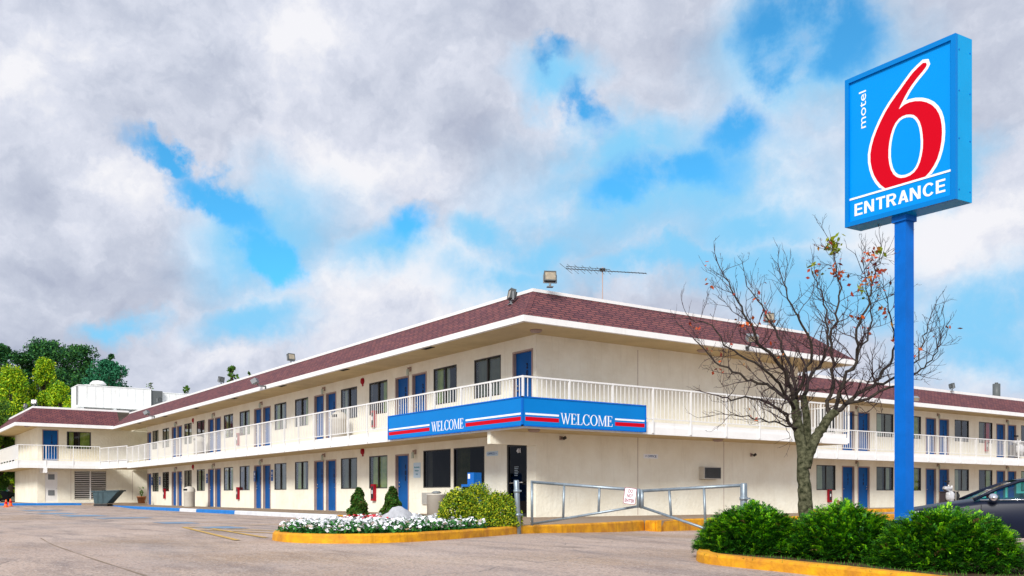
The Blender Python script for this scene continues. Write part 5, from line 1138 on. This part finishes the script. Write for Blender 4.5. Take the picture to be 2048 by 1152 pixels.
def twig(p, d, L, r, depth):
    n = max(3, int(L/.09)); P = [p]; dd = d.copy()
    for k in range(n):
        dd = (dd+Vector((random.gauss(0, .16), random.gauss(0, .16), random.gauss(.06, .13)))).normalized(); P.append(P[-1]+dd*L/n)
    tw.tube(P, [r*(1-.75*k/n)+.0012 for k in range(n+1)], 5 if r > .008 else 4, cap=False)
    tips.append(P[-1])
    if depth > 0:
        for k in range(1, n+1):
            if random.random() < (.76 if depth > 1 else .50):
                ax = Vector([random.gauss(0, 1) for _ in range(3)]); s = (dd+ax.normalized()*random.uniform(.6, 1.0)).normalized(); s.z += .18; twig(P[k], s.normalized(), L*random.uniform(.30, .62)*(1-.3*k/n), r*.58*(1-.5*k/n)+.0008, depth-1)
tk = MB(); lmb = MB()
def limb(pts, r0, r1, dens_=1.05, L=.78, moss=False, mb=None):
    r0 *= .86; P, Rr = wob([tp_(*p) for p in pts], r0, r1); (mb or lmb).tube(P, Rr, 9 if r0 > .03 else 7, cap=True)
    n = len(P)
    for k in range(2, n):
        if random.random() < .78*dens_:
            d = (P[k]-P[k-1]).normalized(); ax = Vector([random.gauss(0, 1) for _ in range(3)]); s = (d*.6+ax.normalized()*.9); s.z += .35; f = k/n
            twig(P[k], s.normalized(), L*random.uniform(.5, 1.05)*(1-.25*f), max(.004, Rr[k]*.40), 3 if random.random() < .6 else 2)
    d = (P[-1]-P[-3]).normalized(); twig(P[-1], d, L*.7, r1, 2)
P, Rr = wob([tp_(1612, 1045), tp_(1611, 1000), tp_(1607, 950), tp_(1605, 905), tp_(1598, 865), tp_(1592, 825), tp_(1590, 800)], .138, .066, 5, .008); Rr = [r*(1.0+.05*math.sin(i*2.1)) for i, r in enumerate(Rr)]; tk.tube(P, Rr, 14)
P, Rr = wob([tp_(1610, 935), tp_(1622, 900, -.05), tp_(1636, 868, -.1), tp_(1655, 840, -.15), tp_(1672, 822, -.2)], .10, .07, 5, .006); tk.tube(P, Rr, 12)
P, Rr = wob([tp_(1612, 920), tp_(1614, 880, .1), tp_(1612, 830, .1), tp_(1606, 790, .1)], .085, .055, 4, .006); tk.tube(P, Rr, 11)
LB = [([(1592, 870, 0), (1575, 838, -.1), (1550, 815, -.3), (1505, 797, -.5), (1455, 795, -.7)], .042, .012),
      ([(1592, 830, 0), (1570, 795, .1), (1530, 770, .3), (1480, 750, .5), (1430, 722, .6), (1390, 680, .7)], .045, .010),
      ([(1590, 808, 0), (1578, 765, -.2), (1555, 725, -.4), (1520, 690, -.6), (1495, 640, -.8), (1470, 590, -.9), (1445, 545, -.9)], .050, .008),
      ([(1590, 805, 0), (1588, 760, .2), (1570, 710, .5), (1550, 660, .7), (1525, 610, .8), (1500, 580, .9)], .042, .008),
      ([(1594, 800, 0), (1610, 745, -.3), (1625, 700, -.5), (1600, 640, -.7), (1580, 600, -.8), (1565, 560, -.8)], .040, .008),
      ([(1606, 795, .1), (1620, 750, .3), (1650, 715, .5), (1655, 660, .6), (1650, 610, .6), (1635, 565, .6)], .045, .008),
      ([(1655, 840, -.1), (1660, 790, 0), (1668, 740, .1), (1660, 690, .0), (1675, 630, 0), (1680, 575, 0), (1670, 520, 0), (1666, 500, 0)], .045, .006),
      ([(1665, 828, -.15), (1685, 770, -.4), (1710, 720, -.6), (1715, 660, -.8), (1735, 610, -.9), (1745, 560, -1), (1758, 520, -1)], .045, .006),
      ([(1672, 822, -.2), (1705, 795, -.1), (1745, 770, .2), (1775, 735, .4), (1790, 690, .6), (1780, 640, .7), (1775, 600, .7)], .050, .008),
      ([(1745, 772, .2), (1790, 757, .1), (1835, 745, -.1), (1865, 720, -.3), (1880, 690, -.4)], .032, .007),
      ([(1690, 808, -.2), (1750, 790, -.5), (1800, 760, -.7), (1840, 700, -.8), (1855, 650, -.8)], .035, .007),
      ([(1600, 850, 0), (1560, 850, -.4), (1510, 835, -.8), (1460, 830, -1.0)], .022, .007),
      ([(1592, 822, 0), (1560, 770, -.5), (1520, 735, -.9), (1465, 700, -1.1), (1420, 650, -1.2), (1385, 640, -1.2)], .034, .007),
      ([(1700, 740, -.5), (1725, 690, -.2), (1745, 640, 0), (1735, 580, .1), (1725, 545, .1)], .026, .006)]
for pts, r0, r1 in LB: limb(pts, r0, r1)
tk.build('trunk', M['bark'], tree); lmb.build('limbs', M['limb'], tree); tw.build('twigs', M['twig'], tree, fix=False)
hi = [t_ for t_ in tips if t_.z > 3.05]; random.shuffle(hi)
def cluster(mb, p, n, s, spr):
    for _ in range(n): leafq(mb, p+Vector([random.gauss(0, spr) for _ in range(3)]), s*random.uniform(.6, 1.2))
for t_ in hi[:46]: cluster(lfm, t_, random.randint(1, 4), .042, .05)
for u, v_, d, n in ((1740, 520, -1, 10), (1755, 505, -1, 8), (1745, 550, -1, 14), (1728, 560, -.9, 12), (1765, 545, -1, 8), (1750, 565, -1, 10), (1715, 638, -.8, 12), (1668, 530, 0, 8), (1680, 555, 0, 7), (1664, 545, 0, 5), (1628, 545, .6, 7), (1520, 590, .8, 6), (1530, 640, .7, 8), (1485, 648, -.8, 9), (1768, 625, -.6, 8), (1780, 612, -.6, 8), (1735, 470+40, -1, 4), (1440, 740, .6, 5), (1505, 835, -.8, 4), (1720, 580, -.8, 9)): cluster(lfm, tp_(u, v_, d), n, .046, .07)
for u, v_, d, n in ((1664, 492, 0, 26), (1672, 484, 0, 16), (1668, 500, 0, 14), (1627, 538, .6, 8), (1725, 583, -.8, 10), (1757, 505, -1, 7)): cluster(lgm, tp_(u, v_, d), n, .058, .06)
lfm.build('red_leaves', M['autumn'], tree, fix=False); lgm.build('green_leaves', M['autumn_green'], tree, fix=False)

# background trees
def bgtree(label, u, d, vtop, width, m, seed, n=5200, ls=.32, name='tree', ztrunk=2.0, blobs=22, upright=False, zlow=None, group=None):
    random.seed(seed); c = cr((u-1024)/FPX*d, d, -.2); H = CAM.z+(HOR-vtop)/FPX*d+.2; rx = width/FPX*d/2
    t = thing(name, label, 'tree', (c.x, c.y, -.2), 0, group); q = MB(); low = zlow if zlow is not None else H*.22; B = []
    for k in range(blobs):
        z = low+(H-low)*random.random()**.8; f = (z-low)/(H-low); w_ = rx*(math.sqrt(max(.03, 1-(2*f-.85)**2/1.35)) if not upright else (1-f)**.5*.95+.06); a = random.random()*6.28; rr = random.random()**.5*w_*.82
        s = random.uniform(.10, .27)*rx*(1 if not upright else .8); B.append((Vector((rr*math.cos(a), rr*math.sin(a), min(z, H-s*.75))), s))
    B.append((Vector((0, 0, H-.2*rx)), .2*rx))
    per = int(n*2.6)//len(B)
    for c_, s in B:
        for _ in range(per):
            v_ = Vector([random.gauss(0, 1) for _ in range(3)]).normalized()*s*random.uniform(.3, 1.45)**.6; v_.z *= .8 if not upright else 1.35; leafq(q, c_+v_, ls*.52*random.uniform(.5, 1.2))
    q.build('crown', m, t, fix=False); s_ = MB(); s_.tube([(0, 0, -.3), (0.1, 0, H*.4), (0, .1, H*.8)], [.35, .25, .06], 8)
    for c_, s in B[::2]: s_.tube([(0.05, 0, H*random.uniform(.2, .5)), c_*.6+Vector((0, 0, H*.15)), c_], [.12, .07, .02], 5)
    s_.build('trunk', M['bark2'], t); return t
G = 'trees behind the left wing'
bgtree('dark green broad tree with the tallest crown behind the left wing', 95, 104, 682, 190, M['oak'], 41, 9000, .30, blobs=95, group=G, zlow=4)
bgtree('dark green tree behind the left wing at the very picture edge', 5, 100, 690, 150, M['oak'], 42, 6500, .30, blobs=75, group=G, zlow=4)
bgtree('dark green tree behind the left part of the rooftop unit', 160, 108, 690, 130, M['oak'], 43, 6500, .30, blobs=75, group=G, zlow=4)
bgtree('small dark tree rising above the teal green pine', 222, 108, 708, 60, M['oak'], 44, 1300, .30, blobs=26, group=G, zlow=9)
bgtree('dark filler tree low behind the middle of the left wing', 120, 98, 735, 170, M['oak'], 55, 6000, .30, blobs=26, group=G, zlow=3)
bgtree('blue green pine behind the white rooftop unit', 215, 92, 722, 120, M['teal'], 45, 7500, .24, blobs=80, group=G, zlow=4)
bgtree('yellow green tree with a pointed top left of the rooftop unit', 88, 80, 722, 100, M['lime'], 46, 9000, .20, upright=True, blobs=90, group=G, zlow=2)
bgtree('yellow green tree at the left picture edge', 25, 78, 742, 150, M['lime'], 47, 11000, .20, upright=True, blobs=90, group=G, zlow=1)
bgtree('green and yellow tree below the pointed one beside the wing', 120, 76, 770, 110, M['lime'], 48, 8000, .20, upright=True, blobs=30, group=G, zlow=2)
bgtree('mid green tree low at the left edge behind the parked cars', -15, 72, 800, 120, M['mid'], 49, 7000, .18, blobs=40, group=G, zlow=.6)
bgtree('mid green tree filling the gap under the left wing balcony', 22, 84, 850, 110, M['mid'], 50, 6000, .20, blobs=34, group=G, zlow=.6)
bgtree('small green tree top showing above the middle of the roof', 466, 88, 733, 44, M['mid'], 51, 260, .34, blobs=26, zlow=7, group='tree tops above the main roof')
bgtree('sparse green tree top right of the rooftop units', 372, 95, 773, 46, M['mid'], 52, 150, .32, blobs=22, zlow=7, group='tree tops above the main roof')
bgtree('thin nearly bare tree top behind the rooftop units', 300, 95, 765, 50, M['mid'], 53, 45, .26, blobs=14, zlow=7, group='tree tops above the main roof')
bgtree('tiny green tree top right of the one above the middle of the roof', 498, 92, 744, 14, M['mid'], 54, 50, .30, blobs=6, zlow=8, group='tree tops above the main roof')

# ================================================================== cars
def car(label, loc, rz, paint, group=None):
    t = thing('parked_car', label, 'car', loc, rz, group); L = 4.7; 
    # side profile: x, hood/roof line z, half width
    st = [(0, .62, .60), (.10, .72, .74), (.35, .80, .84), (.8, .88, .89), (1.25, .95, .905), (1.45, .98, .91), (2.3, 1.0, .92), (3.2, 1.02, .915), (3.9, 1.05, .90), (4.4, 1.02, .86), (4.62, .95, .80), (4.7, .8, .70)]
    q = MB(); R = []
    for x, z, w_ in st:
        zb = .24 if .3 < x < 4.4 else .32
        sec = [(w_*.90, zb), (w_*.98, zb+.10), (w_, (zb+z)/2), (w_*.985, z-.10), (w_*.94, z-.02), (w_*.75, z+.015), (w_*.35, z+.035), (0, z+.04)]
        R.append([(x, y, zz) for y, zz in sec]+[(x, -y, zz) for y, zz in sec[::-1][1:]])
    m_ = len(R[0]); q.add([p for r in R for p in r], [(i*m_+k, i*m_+k+1, (i+1)*m_+k+1, (i+1)*m_+k) for i in range(len(R)-1) for k in range(m_-1)], sm=True)
    q.add(R[0], [tuple(range(m_))]); q.add(R[-1], [tuple(range(m_))]); q.add([(x, s*.8*w_, .25) for x, z, w_ in (st[2], st[-3]) for s in (1, -1)], [(0, 1, 3, 2)])
    # wheel arches as dark recess boxes handled by tyres; roof skin and pillars
    q.build('body', paint, t)
    gl_ = [(1.32, .99, .80), (1.75, 1.22, .70), (2.15, 1.38, .62), (2.7, 1.45, .59), (3.2, 1.43, .59), (3.7, 1.30, .62), (4.15, 1.06, .72)]
    base = [(1.30, .98, .86), (1.75, .985, .875), (2.15, .99, .88), (2.7, .995, .88), (3.2, 1.0, .88), (3.7, 1.02, .86), (4.2, 1.04, .80)]
    rf_ = MB(); V = []
    for (x, z, w_) in gl_: V += [(x, w_, z-.03), (x, w_*.8, z), (x, 0, z+.02), (x, -w_*.8, z), (x, -w_, z-.03)]
    rf_.add(V[5*2:5*5+0+5], [(i*5+k, i*5+k+1, (i+1)*5+k+1, (i+1)*5+k) for i in range(3) for k in range(4)], sm=True)
    for s in (1, -1):   # A, B, C pillars and drip rail
        rf_.tube([(1.30, s*.86, .99), (1.75, s*.71, 1.205), (2.15, s*.625, 1.355), (2.7, s*.595, 1.43), (3.2, s*.595, 1.41), (3.7, s*.63, 1.28), (4.2, s*.76, 1.05)], .032, 8); rf_.tube([(2.72, s*.885, 1.0), (2.75, s*.60, 1.42)], .035, 6)
    rf_.build('roof', paint, t)
    g2 = MB(); 
    for s in (1, -1):
        A = [(x, s*(w_-.02), z-.02) for x, z, w_ in gl_]; Bq = [(x, s*(w_-.01), z-.02) for x, z, w_ in base]; n = len(A); g2.add(A+Bq, [(i, i+1, n+i+1, n+i) for i in range(n-1)], sm=True)
    V = [(x, s*w_*.97, z-.015) for x, z, w_ in (gl_[0], gl_[1], gl_[2]) for s in (1, -1)]; g2.add(V, [(0, 1, 3, 2), (2, 3, 5, 4)]); V = [(x, s*w_*.97, z-.015) for x, z, w_ in (gl_[4], gl_[5], gl_[6]) for s in (1, -1)]; g2.add(V, [(0, 1, 3, 2), (2, 3, 5, 4)])
    g2.build('windows', M['glass_car'], t)
    it_ = MB()
    for x in (2.15, 3.1):
        for s in (.38, -.38): it_.box(x-.08+.25, x+.12+.25, s-.22, s+.22, .5, 1.12); it_.box(x-.3, x+.3, s-.22, s+.22, .45, .6)
    it_.box(1.35, 1.7, -.7, .7, .75, .98); it_.build('interior', M['grey'], t)
    sw = MB(); sw.tube([(1.82+.05*math.cos(a), .38+.18*math.sin(a), .98+.15*math.cos(a)) for a in [k*.6283 for k in range(11)]], .015, 6); sw.build('steering_wheel', M['black'], t)
    ch_ = MB()
    for s in (1, -1): ch_.tube([(1.40, s*.885, .985), (2.15, s*.90, .995), (3.2, s*.90, 1.005), (3.95, s*.87, 1.03)], .012, 6)
    ch_.build('belt_trim', M['chrome'], t)
    for s in (1, -1):
        mr = MB(); bm = bmesh.new(); bmesh.ops.create_uvsphere(bm, u_segments=16, v_segments=10, radius=1)
        for v_ in bm.verts: v_.co = Vector((v_.co.x*.09+1.62, v_.co.y*.12+s*1.0, v_.co.z*.085+1.03))
        me = bpy.data.meshes.new('mirror'); bm.to_mesh(me); bm.free(); me.materials.append(M['chrome']); me.polygons.foreach_set('use_smooth', [True]*len(me.polygons)); mo = link('mirror', me, t)
        a_ = MB(); a_.tube([(1.60, s*.87, .98), (1.62, s*.96, 1.0)], .025, 6); a_.build('mirror_arm', M['black'], mo); a_ = MB(); a_.lathe([(0, 0), (.075, 0), (.08, .01)], (0, 0, 0), 14); a_.v = [(1.715+z*0, s*1.0+x, 1.03+y) for x, y, z in a_.v]; a_.build('mirror_glass', M['chrome'], mo)
        for x in (.95, 3.75):
            w2 = MB(); w2.tube([(x, s*.70, .32), (x, s*.93, .32)], .32, 26); wo_ = w2.build('wheel', M['tyre'], t); w2 = MB(); w2.tube([(x, s*.90, .32), (x, s*.938, .32)], .21, 22); w2.build('rim', M['steel'], wo_)
        hl = MB(); hl.tube([(.10, s*.62, .64), (.30, s*.80, .70)], .07, 10); hl.build('headlight', M['sheer'], t)
        hl = MB(); hl.box(4.60, 4.715, s*.74-.12, s*.74+.10, .72, .92); hl.build('tail_light', M['red'], t)
        dl = MB()
        for x in (1.42, 2.72, 3.75): dl.box(x-.004, x+.004, min(s*.905, s*.924), max(s*.905, s*.924), .38, .90)
        dl.box(2.45, 2.62, min(s*.91, s*.94), max(s*.91, s*.94), .82, .85); dl.build('door_seam', M['black'], t)
    return t
cp_ = cr(8.15, 19.6, 0); car('dark blue sedan parked behind the junipers at the right edge', (cp_.x, cp_.y, gz(cp_.x, cp_.y)), math.atan2(RT.y, RT.x)-R_(17), M['paint_navy'])
cp_ = cr((22-1024)/FPX*78, 78, 0); car('black sedan with red tail light behind the left wing', (cp_.x, cp_.y, 0), math.atan2(RT.y, RT.x)+1.4+math.pi, M['paint_navy'])
cp_ = cr((-18-1024)/FPX*80, 80, 0); car('silver car at the far left picture edge behind the cones', (cp_.x, cp_.y, 0), math.atan2(RT.y, RT.x)+.5, M['silver_car'])
